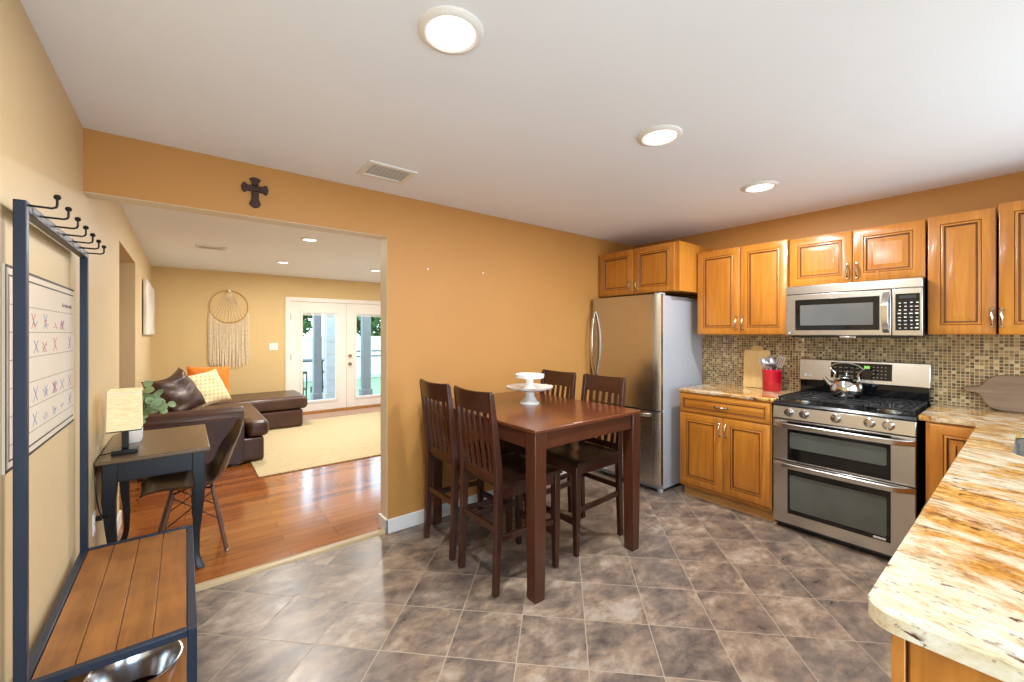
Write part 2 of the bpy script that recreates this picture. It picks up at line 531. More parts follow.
class MB:
    """collects shapes in room coordinates; build() links them as one mesh object"""

    def __init__(self):
        self.v, self.f, self.mi = [], [], []

    def add(self, vs_, fs, mi=0):
        o = len(self.v)
        self.v += [tuple(p) for p in vs_]
        self.f += [tuple(i + o for i in f) for f in fs]
        self.mi += [mi] * len(fs)
        return self

    def box(self, x0, x1, y0, y1, z0, z1, mi=0):
        vs_ = [(x, y, z) for z in (z0, z1) for y in (y0, y1) for x in (x0, x1)]
        return self.add(vs_, [(0, 2, 3, 1), (4, 5, 7, 6), (0, 1, 5, 4), (2, 6, 7, 3), (0, 4, 6, 2), (1, 3, 7, 5)], mi)

    def loft(self, rings, cap=True, closed=True, mi=0):
        n = len(rings[0])
        vs_ = [p for r in rings for p in r]
        fs = []
        for i in range(len(rings) - 1):
            for j in range(n if closed else n - 1):
                a, b = i * n + j, i * n + (j + 1) % n
                fs.append((a, b, b + n, a + n))
        if cap:
            fs.append(tuple(reversed(range(n))))
            fs.append(tuple(range((len(rings) - 1) * n, len(rings) * n)))
        return self.add(vs_, fs, mi)

    def bar(self, p0, p1, w, h, up=(0, 0, 1), w1=None, h1=None, mi=0):
        """square bar from p0 to p1; w across, h along up"""
        p0, p1 = Vector(p0), Vector(p1)
        d = (p1 - p0).normalized()
        u = Vector(up)
        s = d.cross(u)
        if s.length < 1e-5:
            s = d.cross(Vector((1, 0, 0)))
        s.normalize()
        u = s.cross(d)
        rings = []
        for p, ww, hh in ((p0, w, h), (p1, w1 or w, h1 or h)):
            rings.append([p + s * (a * ww / 2) + u * (b * hh / 2) for a, b in ((-1, -1), (1, -1), (1, 1), (-1, 1))])
        return self.loft(rings, mi=mi)

    def sweep_rect(self, pts, w, h, side, mi=0):
        """rectangular bar along a bent path; side = constant sideways axis (w), h lies in the bending plane"""
        s = Vector(side).normalized()
        pts = [Vector(p) for p in pts]
        rings = []
        for i, p in enumerate(pts):
            d = (pts[min(i + 1, len(pts) - 1)] - pts[max(i - 1, 0)]).normalized()
            u = s.cross(d).normalized()
            hh = h[i] if isinstance(h, (list, tuple)) else h
            ww = w[i] if isinstance(w, (list, tuple)) else w
            rings.append([p + s * (a * ww / 2) + u * (b * hh / 2) for a, b in ((-1, -1), (1, -1), (1, 1), (-1, 1))])
        return self.loft(rings, mi=mi)

    def tube(self, pts, r, n=8, mi=0, closed=False):
        pts = [Vector(p) for p in pts]
        rings = []
        prev = None
        m = len(pts)
        for i, p in enumerate(pts):
            if closed:
                d = (pts[(i + 1) % m] - pts[i - 1]).normalized()
            else:
                d = (pts[min(i + 1, m - 1)] - pts[max(i - 1, 0)]).normalized()
            if prev is None:
                a = Vector((0, 0, 1)) if abs(d.z) < 0.9 else Vector((1, 0, 0))
                s = d.cross(a).normalized()
            else:
                s = (prev - d * prev.dot(d)).normalized()
            prev = s
            u = s.cross(d)
            rr = r[i] if isinstance(r, (list, tuple)) else r
            rings.append([p + s * (cos(2 * PI * j / n) * rr) + u * (sin(2 * PI * j / n) * rr) for j in range(n)])
        if closed:
            rings.append(rings[0])
        return self.loft(rings, cap=not closed, mi=mi)

    def lathe(self, prof, c=(0, 0, 0), n=24, axis='z', mi=0, cap=True):
        rings = []
        for r, h in prof:
            ring = []
            for j in range(n):
                a = 2 * PI * j / n
                if axis == 'z':
                    p = (c[0] + r * cos(a), c[1] + r * sin(a), c[2] + h)
                elif axis == 'x':
                    p = (c[0] + h, c[1] + r * cos(a), c[2] + r * sin(a))
                else:
                    p = (c[0] + r * cos(a), c[1] + h, c[2] + r * sin(a))
                ring.append(p)
            rings.append(ring)
        return self.loft(rings, cap=cap, mi=mi)

    def prism(self, outline, h0, h1, fn=None, mi=0):
        fn = fn or (lambda a, b, h: (a, b, h))
        return self.loft([[fn(a, b, h0) for a, b in outline], [fn(a, b, h1) for a, b in outline]], mi=mi)

    def superbox(self, c, s, e=0.25, nu=24, nv=14, mi=0):
        """soft cushion: superellipsoid with centre c and half sizes s"""
        def sp(x, p):
            return math.copysign(abs(x) ** p, x)
        rings = []
        for i in range(nv + 1):
            t = -PI / 2 + PI * i / nv
            t = max(-PI / 2 + 0.02, min(PI / 2 - 0.02, t))
            ring = []
            for j in range(nu):
                a = 2 * PI * j / nu
                ring.append((c[0] + s[0] * sp(cos(t), e) * sp(cos(a), e), c[1] + s[1] * sp(cos(t), e) * sp(sin(a), e), c[2] + s[2] * sp(sin(t), e)))
            rings.append(ring)
        return self.loft(rings, mi=mi)

    def panel(self, fn, u0, u1, v0, v1, bands, mi_back=0):
        """raised panel: bands = [(inset, height, material)], outermost first; the last ring is filled"""
        rings = []
        for ins, h, m_ in bands:
            rings.append(([fn(a, b, h) for a, b in ((u0 + ins, v0 + ins), (u1 - ins, v0 + ins), (u1 - ins, v1 - ins), (u0 + ins, v1 - ins))], m_))
        o = len(self.v)
        for r, _ in rings:
            self.v += r
        for i in range(len(rings) - 1):
            for j in range(4):
                a, b = o + i * 4 + j, o + i * 4 + (j + 1) % 4
                self.f.append((a, b, b + 4, a + 4))
                self.mi.append(rings[i + 1][1])
        k = o + (len(rings) - 1) * 4
        self.f.append((k, k + 1, k + 2, k + 3))
        self.mi.append(rings[-1][1])
        self.f.append((o + 3, o + 2, o + 1, o))
        self.mi.append(mi_back)
        return self

    def scale(self, k, c):
        c = Vector(c)
        self.v = [tuple(c + (Vector(p) - c) * k) for p in self.v]
        return self

    def rot(self, M_, c=(0, 0, 0)):
        c = Vector(c)
        self.v = [tuple(c + M_ @ (Vector(p) - c)) for p in self.v]
        return self

    def build(self, name, mats, parent=None, bevel=0, seg=2, smooth=40, subsurf=0):
        me = bpy.data.meshes.new(name)
        off = base_of(parent)
        me.from_pydata([tuple(Vector(p) - off) for p in self.v], [], self.f)
        if not isinstance(mats, (list, tuple)):
            mats = [mats]
        for m_ in mats:
            me.materials.append(M[m_] if isinstance(m_, str) else m_)
        me.polygons.foreach_set('material_index', self.mi)
        bm = bmesh.new()
        bm.from_mesh(me)
        bmesh.ops.recalc_face_normals(bm, faces=bm.faces)
        bm.to_mesh(me)
        bm.free()
        me.polygons.foreach_set('use_smooth', [True] * len(me.polygons))
        me.set_sharp_from_angle(angle=math.radians(smooth))
        me.update()
        o = bpy.data.objects.new(name, me)
        COL.objects.link(o)
        if parent is not None:
            o.parent = parent
        if bevel:
            md = o.modifiers.new('bevel', 'BEVEL')
            md.width = bevel
            md.segments = seg
            md.limit_method = 'ANGLE'
            md.angle_limit = math.radians(50)
        if subsurf:
            md = o.modifiers.new('subsurf', 'SUBSURF')
            md.levels = md.render_levels = subsurf
        return o


def tag(o, label, cat, group=None, kind=None):
    o['label'] = label
    o['category'] = cat
    if group:
        o['group'] = group
    if kind:
        o['kind'] = kind
    return o


def thing(name, label, cat, loc, group=None):
    o = bpy.data.objects.new(name, None)
    o.empty_display_size = 0.05
    COL.objects.link(o)
    o.location = loc
    return tag(o, label, cat, group)


def part(o, label):
    o['label'] = label
    return o


def struct(name, mb, mats, **kw):
    o = mb.build(name, mats, **kw)
    o['kind'] = 'structure'
    return o


def dup(root, loc, rz=0.0, label=None, parent=None):
    c = root.copy()
    COL.objects.link(c)
    c.parent = parent
    if parent is None:
        c.location = loc
        c.rotation_euler = (0, 0, rz)
        if label:
            c['label'] = label
    for ch in root.children:
        dup(ch, None, parent=c)
    return c


def text(body, size, mat, loc, rotm, parent, name):
    cu = bpy.data.curves.new(name, 'FONT')
    cu.body = body
    cu.size = size
    cu.extrude = 0.0004
    cu.materials.append(M[mat])
    tmp = bpy.data.objects.new(name, cu)
    COL.objects.link(tmp)
    me_ = bpy.data.meshes.new_from_object(tmp)
    bpy.data.objects.remove(tmp)
    me_.materials.clear()
    me_.materials.append(M[mat])
    o = bpy.data.objects.new(name, me_)
    COL.objects.link(o)
    o.parent = parent
    m = rotm.to_4x4()
    m.translation = Vector(loc) - base_of(parent)
    o.matrix_local = m
    return o


FACE_XNEG = Matrix(((0, 0, -1), (-1, 0, 0), (0, 1, 0)))   # text read by someone looking towards +x
FACE_XPOS = Matrix(((0, 0, 1), (1, 0, 0), (0, 1, 0)))     # text read by someone looking towards -x


# ------------------------------------------------------------------ the setting
# wall cut by openings, in a plane of constant x or y
def holed(mb, axis, a, b, u0, u1, z0, z1, holes):
    """slab between a and b on the given axis; holes = [(u0,u1,z0,z1)] in rising u"""
    def bx(p, q, r, s):
        if q - p < 1e-4 or s - r < 1e-4:
            return
        if axis == 'y':
            mb.box(p, q, a, b, r, s)
        else:
            mb.box(a, b, p, q, r, s)
    cur = u0
    for h in holes:
        bx(cur, h[0], z0, z1)
        bx(h[0], h[1], z0, h[2])
        bx(h[0], h[1], h[3], z1)
        cur = h[1]
    bx(cur, u1, z0, z1)
    return mb


struct('floor', MB().box(XL - 0.1, XR + 0.1, YB - 0.1, YW + 0.045, -0.1, 0), 'tile')
struct('floor_hardwood', MB().box(-1.9, XLR + 0.1, YW + 0.045, YF + 0.1, -0.1, 0), 'hardwood')
struct('trim_threshold', MB().prism([(YW + 0.005, 0), (YW + 0.085, 0), (YW + 0.07, 0.012), (YW + 0.02, 0.012)], XL, 1.126, lambda a, b, h: (h, a, b)), 'threshold')
struct('ceiling', MB().box(XL - 0.1, XR + 0.1, YB - 0.1, YW + 0.06, ZC, ZC + 0.1), 'ceiling')
struct('ceiling_living', MB().box(-1.9, XLR + 0.1, YW + 0.06, YF + 0.1, ZL, ZL + 0.1), 'ceiling')
# left wall of kitchen and living room with the hall opening
struct('wall_left', holed(MB(), 'x', XL - 0.13, XL, YB - 0.1, 4.235, 0, ZC, []), 'tanwall')
lw = MB()
lw.box(XL - 0.13, XL, 4.235, 5.5, 2.11, ZC)
lw.box(XL - 0.13, XL, 5.5, YF, 0, ZC)
struct('wall_living_left', lw, 'tanwall')
struct('wall_hall', MB().box(-1.9, XL - 0.13, 5.5, 5.6, 0, ZC).box(-1.9, XL - 0.13, 4.1, 4.2, 0, ZC).box(-1.95, -1.85, 4.1, 5.6, 0, ZC), 'hallshade')
# orange wall and the header over the opening
ow = MB()
ow.box(1.126, XR, YW, YW + WT, 0, ZC)
ow.box(XL, 1.126, YW, YW + WT, 2.105, ZC)
struct('wall_orange', ow, 'orange')
# pale plaster faces of the opening
struct('trim_opening', MB().box(1.123, 1.126, YW + 0.004, YW + WT, 0.1, 2.105).box(XL, 1.126, YW + 0.004, YW + WT, 2.102, 2.105), 'reveal')
struct('wall_right', MB().box(XR, XR + 0.12, YB - 0.1, YW + WT, 0, ZC), 'orange')
struct('wall_living_near', MB().box(XR, XLR, YW, YW + WT, 0, ZC).box(1.13, XR, YW + WT, YW + WT + 0.01, 0, ZL), 'golden')
struct('wall_back', holed(MB(), 'y', YB - 0.12, YB, XL - 0.13, XR + 0.12, 0, ZC, [(-0.3, 1.0, 0.0, 2.1), (1.75, 3.65, 1.0, 2.1)]), 'tanwall')  # the tall opening behind the camera is added to let daylight in
struct('wall_far', holed(MB(), 'y', YF, YF + 0.14, -0.5, XLR + 0.1, 0, ZC, [(1.425, 3.32, 0.0, 2.0)]), 'golden')
struct('wall_living_right', holed(MB(), 'x', XLR, XLR + 0.12, YW, YF, 0, ZC, [(4.3, 6.5, 0.6, 2.1)]), 'golden')  # unseen opening added to bring daylight into the living room
# baseboards
bb = MB().box(1.11, 3.3, YW - 0.014, YW, 0, 0.1).box(1.11, 1.126, YW - 0.014, YW + WT + 0.014, 0, 0.1)
struct('baseboard_orange', bb, 'white', bevel=0.004)
struct('baseboard_far', MB().box(XLL, 1.35, YF - 0.014, YF, 0, 0.1).box(3.4, XLR, YF - 0.014, YF, 0, 0.1), 'white', bevel=0.004)
struct('baseboard_left', MB().box(XL, XL + 0.014, YB, 4.235, 0, 0.1).box(XL, XL + 0.014, 5.5, YF - 0.014, 0, 0.1), 'white', bevel=0.004)
# mosaic backsplash
struct('trim_backsplash', MB().box(XR - 0.008, XR, -0.6, 2.10, 0.93, 1.45), 'mosaic')

# french doors
ZD = 1.985
cas = MB()
cas.box(1.352, 1.425, YF - 0.018, YF, 0, ZD + 0.06)
cas.box(3.32, 3.393, YF - 0.018, YF, 0, ZD + 0.06)
cas.box(1.425, 3.32, YF - 0.018, YF, ZD - 0.01, ZD + 0.06)
cas.box(1.425, 1.44, YF, YF + 0.13, 0, ZD)
cas.box(3.305, 3.32, YF, YF + 0.13, 0, ZD)
cas.box(1.44, 3.305, YF, YF + 0.13, ZD - 0.01, ZD + 0.01)
struct('trim_door', cas, 'doorwhite', bevel=0.003)
struct('trim_sill', MB().box(1.44, 3.305, YF - 0.01, YF + 0.16, 0, 0.025), 'toekick')


def french(name, x0, x1, hinge_left):
    d = struct(name, MB(), 'doorwhite')
    bpy.data.objects.remove(d)
    g0, g1 = x0 + 0.172, x1 - 0.172
    m = holed(MB(), 'y', YF + 0.01, YF + 0.055, x0, x1, 0.028, ZD - 0.012, [(g0, g1, 0.2, 1.79)])
    d = struct(name, m, 'doorwhite', bevel=0.002)
    f = MB()
    for a, b, c, e in ((g0 - 0.03, g0 + 0.012, 0.17, 1.82), (g1 - 0.012, g1 + 0.03, 0.17, 1.82), (g0, g1, 0.17, 0.212), (g0, g1, 1.778, 1.82)):
        f.box(a, b, YF - 0.002, YF + 0.067, c, e)
    struct('door_glass_frame', f, 'doorwhite', parent=d, bevel=0.004)
    struct('door_pane', MB().box(g0, g1, YF + 0.03, YF + 0.036, 0.2, 1.79), 'glass', parent=d)
    b = MB()
    for i in range(5):
        b.box(g0 + 0.015, g1 - 0.015, YF + 0.015, YF + 0.028, 1.735 + i * 0.011, 1.743 + i * 0.011)
    struct('door_blind', b, 'ventwhite', parent=d)
    return d


d1 = french('door_1', 1.442, 2.37, True)
d2 = french('door_2', 2.374, 3.303, False)
for z in (0.995, 0.84):
    k = MB().lathe([(0.03, 0), (0.03, -0.008), (0.012, -0.012), (0.012, -0.03), (0.026, -0.038), (0.028, -0.055), (0.018, -0.066), (0.002, -0.068)], (2.43, YF + 0.01, z), 18, 'y')
    struct('door_knob', k, 'nickel', parent=d2)
h = MB()
for z in (0.3, 1.0, 1.7):
    h.tube([(1.441, YF - 0.004, z - 0.05), (1.441, YF - 0.004, z + 0.05)], 0.008)
struct('door_hinge', h, 'nickel', parent=d1)

# ------------------------------------------------------------------ outdoors
struct('deck', MB().box(-1, 6.5, YF + 0.16, 9.9, -0.2, -0.06), 'decking')
struct('lawn', MB().box(-14, 26, 9.9, 34, -0.5, -0.42), 'grass')
for i, (x0, x1, lab) in enumerate(((2.17, 2.33, 'grey deck post seen through the left french door'), (3.21, 3.40, 'grey deck post seen through the right french door'))):
    p = MB().box(x0, x1, 9.6, 9.76, -0.06, 2.6).box(x0 - 0.03, x1 + 0.03, 9.57, 9.79, -0.06, 0.12).box(x0 - 0.03, x1 + 0.03, 9.57, 9.79, 2.5, 2.62)
    tag(p.build('deck_post', 'postgrey', bevel=0.008), lab, 'post', 'grey deck posts')
cl = MB().box(2.36, 2.72, 9.35, 9.56, -0.06, 2.6)
for i in range(9):
    cl.box(2.352, 2.728, 9.342, 9.35, 0.15 + i * 0.27, 0.405 + i * 0.27)
tag(cl.box(2.33, 2.75, 9.32, 9.58, -0.06, 0.13).build('siding_column', 'siding', bevel=0.005), 'pale clapboard clad column standing on the deck outside the left door', 'column')
rl = thing('deck_railing', 'slim grey deck railing with two rails crossing the right door view', 'railing', (3.9, 9.68, -0.06))
for z in (0.98, 0.86):
    MB().box(3.44, 5.2, 9.66, 9.70, z, z + 0.04).build('rail', 'postgrey', rl)
MB().box(2.76, 3.17, 9.66, 9.70, 0.98, 1.02).box(2.76, 3.17, 9.66, 9.70, 0.86, 0.90).build('rail', 'postgrey', rl)
MB().box(5.2, 5.3, 9.63, 9.73, -0.06, 1.05).build('post', 'postgrey', rl)
fe = thing('vinyl_fence', 'long white vinyl privacy fence along the back of the lawn', 'fence', (4.5, 17, -0.42))
pn = MB()
for i in range(100):
    pn.box(-3 + i * 0.15, -3 + i * 0.15 + 0.146, 17.0, 17.03, -0.4, 1.25)
pn.build('fence_boards', 'vinyl', fe)
for i in range(8):
    MB().box(-3 + i * 2.1, -2.87 + i * 2.1, 16.94, 17.07, -0.42, 1.3).lathe([(0.1, 0), (0.1, 0.03), (0.001, 0.11)], (-2.935 + i * 2.1, 17.0, 1.3), 4).build('post', 'vinyl', fe)
MB().box(-3, 12, 16.96, 17.0, 1.2, 1.29).box(-3, 12, 16.96, 17.0, -0.3, -0.2).build('rail', 'vinyl', fe)


def tree(x, y, h, r, lab):
    t = thing('tree', lab, 'tree', (x, y, -0.42), 'trees behind the white fence')
    MB().tube([(x, y, -0.42), (x + 0.1, y, h * 0.4), (x - 0.05, y + 0.1, h * 0.75)], [0.16, 0.12, 0.05], 8).build('trunk', 'bark', t)
    c = MB()
    rn = random.Random(int(x * 100))
    for i in range(1500):
        a, b = rn.uniform(0, 2 * PI), rn.uniform(-1, 1)
        q = r * rn.uniform(0.3, 1.0)
        p = Vector((x + q * cos(a) * math.sqrt(1 - b * b), y + q * sin(a) * math.sqrt(1 - b * b), h * 0.6 + b * q * 1.3))
        s = rn.uniform(0.12, 0.3)
        d1_ = Vector((rn.uniform(-1, 1), rn.uniform(-1, 1), rn.uniform(-1, 1))).normalized()
        d2_ = d1_.cross(Vector((0.3, 0.2, 1))).normalized()
        c.add([p - d1_ * s, p + d2_ * s * 0.6, p + d1_ * s, p - d2_ * s * 0.6], [(0, 1, 2, 3)])
    c.build('foliage', 'tree', t)


tree(3.1, 19.5, 4.6, 1.5, 'bushy green tree behind the fence seen in the left french door')
tree(6.6, 19.6, 4.4, 1.5, 'bushy green tree behind the fence seen in the right french door')
# black patio table on the lawn, seen through the left door
pt = thing('patio_table', 'black metal patio table on the lawn beyond the left french door', 'table', (2.55, 12.2, -0.42))
MB().box(1.95, 3.1, 11.8, 12.6, 0.66, 0.70).build('tabletop', 'patio', pt, bevel=0.01)
for x in (2.0, 3.05):
    for y in (11.85, 12.55):
        MB().box(x - 0.02, x + 0.02, y - 0.02, y + 0.02, -0.42, 0.66).build('leg', 'patio', pt)
for i in range(2):
    x = 2.2 + i * 0.55
    pc = thing('patio_chair', ('left' if i == 0 else 'right') + ' black patio chair with slatted back at the metal table outdoors', 'chair', (x, 11.5, -0.42), 'patio chairs')
    MB().box(x - 0.2, x + 0.2, 11.3, 11.7, 0.0, 0.03).build('seat', 'patio', pc)
    b = MB().box(x - 0.2, x + 0.2, 11.29, 11.31, 0.4, 0.46)
    for j in range(5):
        b.box(x - 0.19 + j * 0.09, x - 0.16 + j * 0.09, 11.29, 11.31, 0.03, 0.4)
    b.build('backrest', 'patio', pc)
    for sx in (-0.18, 0.18):
        for y in (11.32, 11.68):
            MB().box(x + sx - 0.015, x + sx + 0.015, y - 0.015, y + 0.015, -0.42, 0.0).build('leg', 'patio', pc)


# ------------------------------------------------------------------ ceiling fixtures
def ceil_lamp(x, y, z, r, lab, watts, group, tint=(0.97, 0.98, 1.0)):
    t = thing('ceiling_light', lab, 'ceiling light', (x, y, z), group)
    MB().lathe([(r * 0.72, 0), (r, 0), (r, -0.004), (r * 0.93, -0.012), (r * 0.8, -0.014), (r * 0.72, -0.008)], (x, y, z), 36, cap=False).build('trim_ring', 'white', t)
    part(MB().lathe([(r * 0.76, -0.002), (r * 0.75, -0.009), (r * 0.5, -0.012), (0.002, -0.013)], (x, y, z), 32).build('lens', 'lens', t), 'glowing lens')
    l = bpy.data.lights.new('lamp_glow', 'AREA')
    l.shape = 'DISK'
    l.size = r * 1.3
    l.energy = watts
    l.color = tint
    o = bpy.data.objects.new('lamp_glow', l)
    COL.objects.link(o)
    o.parent = t
    o.location = (0, 0, -0.02)


ceil_lamp(0.685, 1.19, ZC, 0.107, 'large round recessed ceiling light nearest the camera above the dining area', LAMP_W, 'kitchen ceiling lights')
ceil_lamp(1.868, 1.17, ZC, 0.107, 'round recessed kitchen ceiling light, middle of the row of three', LAMP_W, 'kitchen ceiling lights')
ceil_lamp(3.047, 1.157, ZC, 0.107, 'round recessed kitchen ceiling light closest to the wall cabinets', LAMP_W, 'kitchen ceiling lights')
ceil_lamp(1.02, 4.70, ZL, 0.085, 'recessed living room ceiling light just behind the orange header', LAMP_W2, 'living room ceiling lights', (1.0, 0.95, 0.88))
ceil_lamp(1.061, 6.44, ZL, 0.085, 'recessed living room ceiling light above the macrame hanging', LAMP_W2, 'living room ceiling lights', (1.0, 0.95, 0.88))
ceil_lamp(2.33, 6.38, ZL, 0.085, 'recessed living room ceiling light above the french doors', LAMP_W2, 'living room ceiling lights', (1.0, 0.95, 0.88))


def vent(name, x0, x1, y0, y1, z, lab, nsl, along):
    t = thing(name, lab, 'vent', ((x0 + x1) / 2, (y0 + y1) / 2, z))
    b = 0.035
    f = MB()
    for a in ((x0, x1, y0, y0 + b), (x0, x1, y1 - b, y1), (x0, x0 + b, y0 + b, y1 - b), (x1 - b, x1, y0 + b, y1 - b)):
        f.box(*a, z - 0.012, z)
    f.build('frame', 'ventwhite', t, bevel=0.004)
    MB().box(x0 + b, x1 - b, y0 + b, y1 - b, z - 0.0015, z).build('duct_shade', 'ventshade', t)  # flat dark sheet standing in for the shade inside the duct
    s = MB()
    if along == 'x':
        for i in range(nsl):
            y = y0 + b + (y1 - y0 - 2 * b) * (i + 0.5) / nsl
            s.box(x0 + b, x1 - b, y - 0.0045, y + 0.0045, z - 0.006, z - 0.0045)
    else:
        for i in range(nsl):
            x = x0 + b + (x1 - x0 - 2 * b) * (i + 0.5) / nsl
            s.box(x - 0.004, x + 0.004, y0 + b, y1 - b, z - 0.006, z - 0.0045)
    s.build('louvres', 'ventwhite', t)


vent('ceiling_vent', 0.825, 1.125, 2.355, 2.595, ZC, 'square white ceiling air vent with louvres near the orange header', 9, 'x')
vent('ceiling_vent', 0.09, 0.38, 5.76, 5.94, ZL, 'narrow white ceiling vent in the living room', 12, 'y')

# ------------------------------------------------------------------ wall ornaments
cx, cz = 0.323, 2.266
cr = MB()


def arm_outline(L, w, lobe):
    return [(w, w), (w * 0.9, L * 0.55), (lobe * 0.8, L * 0.68), (lobe, L * 0.82), (lobe * 0.55, L * 0.95), (0, L), (-lobe * 0.55, L * 0.95), (-lobe, L * 0.82), (-lobe * 0.8, L * 0.68), (-w * 0.9, L * 0.55), (-w, w)]


for ang, L in ((0, 0.066), (PI / 2, 0.068), (-PI / 2, 0.068), (PI, 0.112)):
    ca, sa = cos(ang), sin(ang)
    cr.prism([(a * ca - b * sa, a * sa + b * ca) for a, b in arm_outline(L, 0.019, 0.03)], YW - 0.016, YW - 0.001, lambda a, b, h: (cx + a, h, cz + b))
cr.box(cx - 0.015, cx + 0.015, YW - 0.018, YW - 0.001, cz - 0.015, cz + 0.015)
tag(cr.build('wall_cross', 'ironcross', bevel=0.003), 'small dark ornate cross mounted on the orange header', 'cross')

mc = thing('macrame_hanging', 'cream macrame hoop with long fringe hanging on the far wall', 'wall hanging', (0.55, YF, 1.5))
mx, mz, mr = 0.552, 1.84, 0.255
MB().tube([(mx + mr * cos(a), YF - 0.015, mz + mr * sin(a)) for a in [2 * PI * i / 48 for i in range(48)]], 0.006, 6, closed=True).build('hoop', 'hoop', mc)
w = MB()
apex = (mx, YF - 0.02, mz + mr)
for i in range(11):
    t_ = -0.5 + i / 10
    a = -PI / 2 + t_ * 2.2
    w.tube([apex, (mx + mr * cos(a), YF - 0.02, mz + mr * sin(a))], 0.0035, 5)
w.lathe([(0.002, -0.05), (0.02, -0.04), (0.028, 0.0), (0.02, 0.02), (0.002, 0.025)], (mx, YF - 0.022, mz + mr), 10)
w.build('webbing', 'macrame', mc)
fr = MB()
rn = random.Random(3)
for i in range(34):
    x = mx - 0.26 + 0.52 * i / 33
    top = mz - 0.02 - math.sqrt(max(0.0, mr * mr - (x - mx) ** 2)) if abs(x - mx) < mr * 0.98 else mz - 0.08
    top = min(top, mz - 0.10)
    L = 0.86 + 0.10 * (abs(i - 16.5) / 16.5) - 0.02 * (i % 3) if True else 0
    y = YF - 0.018 - 0.008 * (i % 2)
    fr.tube([(x, y, top), (x + rn.uniform(-0.006, 0.006), y - 0.006, (top + L) / 2), (x + rn.uniform(-0.012, 0.012), y, L + rn.uniform(-0.02, 0.02))], [0.007, 0.008, 0.007], 5)
fr.build('fringe', 'macrame', mc)

for x, z, lab in ((1.441, 1.904, 'tiny white wall plug left in the orange wall, nearer the opening'), (1.943, 1.919, 'tiny white wall plug left in the orange wall, nearer the fridge')):
    wp = MB().lathe([(0.006, 0.0), (0.007, -0.003), (0.003, -0.005), (0.001, -0.005)], (x, YW, z), 12, 'y')
    tag(wp.box(x - 0.002, x + 0.002, YW - 0.007, YW - 0.004, z - 0.008, z - 0.002).build('wall_plug', 'white'), lab, 'wall plug', 'wall plugs')

sw = thing('light_switch', 'white double light switch plate beside the french doors', 'switch', (1.175, YF, 1.19))
MB().box(1.11, 1.24, YF - 0.007, YF, 1.132, 1.25).build('plate', 'white', sw, bevel=0.003)
for x in (1.143, 1.207):
    MB().box(x - 0.016, x + 0.016, YF - 0.012, YF - 0.006, 1.158, 1.224).build('rocker', 'ceramic', sw, bevel=0.002)

art = thing('canvas_print', 'pale unframed canvas print on the living room side wall', 'picture', (XL, 6.9, 1.4))
MB().box(XL + 0.012, XL + 0.042, 6.3, 7.9, 1.40, 2.04).build('canvas', 'canvas', art, bevel=0.004)

# ------------------------------------------------------------------ cabinets
def pull_bow(mb, c, L, out=(-1, 0, 0), along=(0, 0, 1), r=0.0055):
    c, o, a = Vector(c), Vector(out), Vector(along)
    pts, rr = [], []
    for i in range(13):
        t = -1 + 2 * i / 12
        pts.append(c + a * (t * L / 2) + o * (0.004 + 0.024 * (1 - abs(t) ** 2.2)))
        rr.append(r * (0.75 + 0.75 * (1 - abs(t)) ** 1.5))
    mb.tube(pts, rr, 8)
    for s in (-1, 1):
        p = c + a * (s * L / 2)
        mb.tube([p, p + o * 0.01], [r * 1.9, r * 1.2], 8)
    return mb


BANDS = [(0, -0.02, 0), (0, -0.002, 0), (0.003, 0.0, 0), (0.054, 0.0, 0), (0.057, -0.005, 1), (0.063, -0.001, 0), (0.069, -0.001, 0), (0.073, -0.010, 1), (0.079, -0.010, 1), (0.106, -0.002, 0), (0.109, -0.002, 0)]
DBANDS = [(0, -0.02, 0), (0, -0.002, 0), (0.003, 0.0, 0), (0.026, 0.0, 0), (0.029, -0.004, 1), (0.034, -0.001, 0), (0.038, -0.006, 1), (0.042, -0.006, 1), (0.054, -0.002, 0)]


def front(parent, kind, fn, u0, u1, v0, v1, hpos=None, out=(-1, 0, 0), horiz=(0, 1, 0), mat='honey'):
    d = MB().panel(fn, u0, u1, v0, v1, DBANDS if kind == 'drawer' else BANDS).build(kind, [mat, 'glaze'], parent)
    if hpos:
        c = fn(hpos[0], hpos[1], 0.0)
        part(pull_bow(MB(), c, 0.1, out, horiz if kind == 'drawer' else (0, 0, 1)).build('handle', 'nickel', d), 'brushed nickel bow handle')
    return d


def xface(X):
    return lambda u, v, h: (X - h, u, v)


def yface(Y):
    return lambda u, v, h: (u, Y + h, v)


def upper(lab, X, y0, y1, z0, z1, doors, crown=True):
    t = thing('wall_cabinet', lab, 'cabinet', (XR, (y0 + y1) / 2, z0))
    b = MB().box(X + 0.021, XR, y0 + 0.002, y1 - 0.002, z0, z1)
    b.build('body', 'honey_x', t, bevel=0.002)
    # thin face frame around the doors, same honey wood
    f = MB()
    f.box(X + 0.016, X + 0.021, y0 + 0.002, y1 - 0.002, z0, z1)
    f.build('face_frame', 'honey', t)
    for (a, b_, hy) in doors:
        front(t, 'door', xface(X), a + 0.004, b_ - 0.004, z0 + 0.004, z1 - 0.004, (hy, z0 + 0.10) if (z1 - z0) > 0.5 else (hy, z0 + 0.085))
    return t


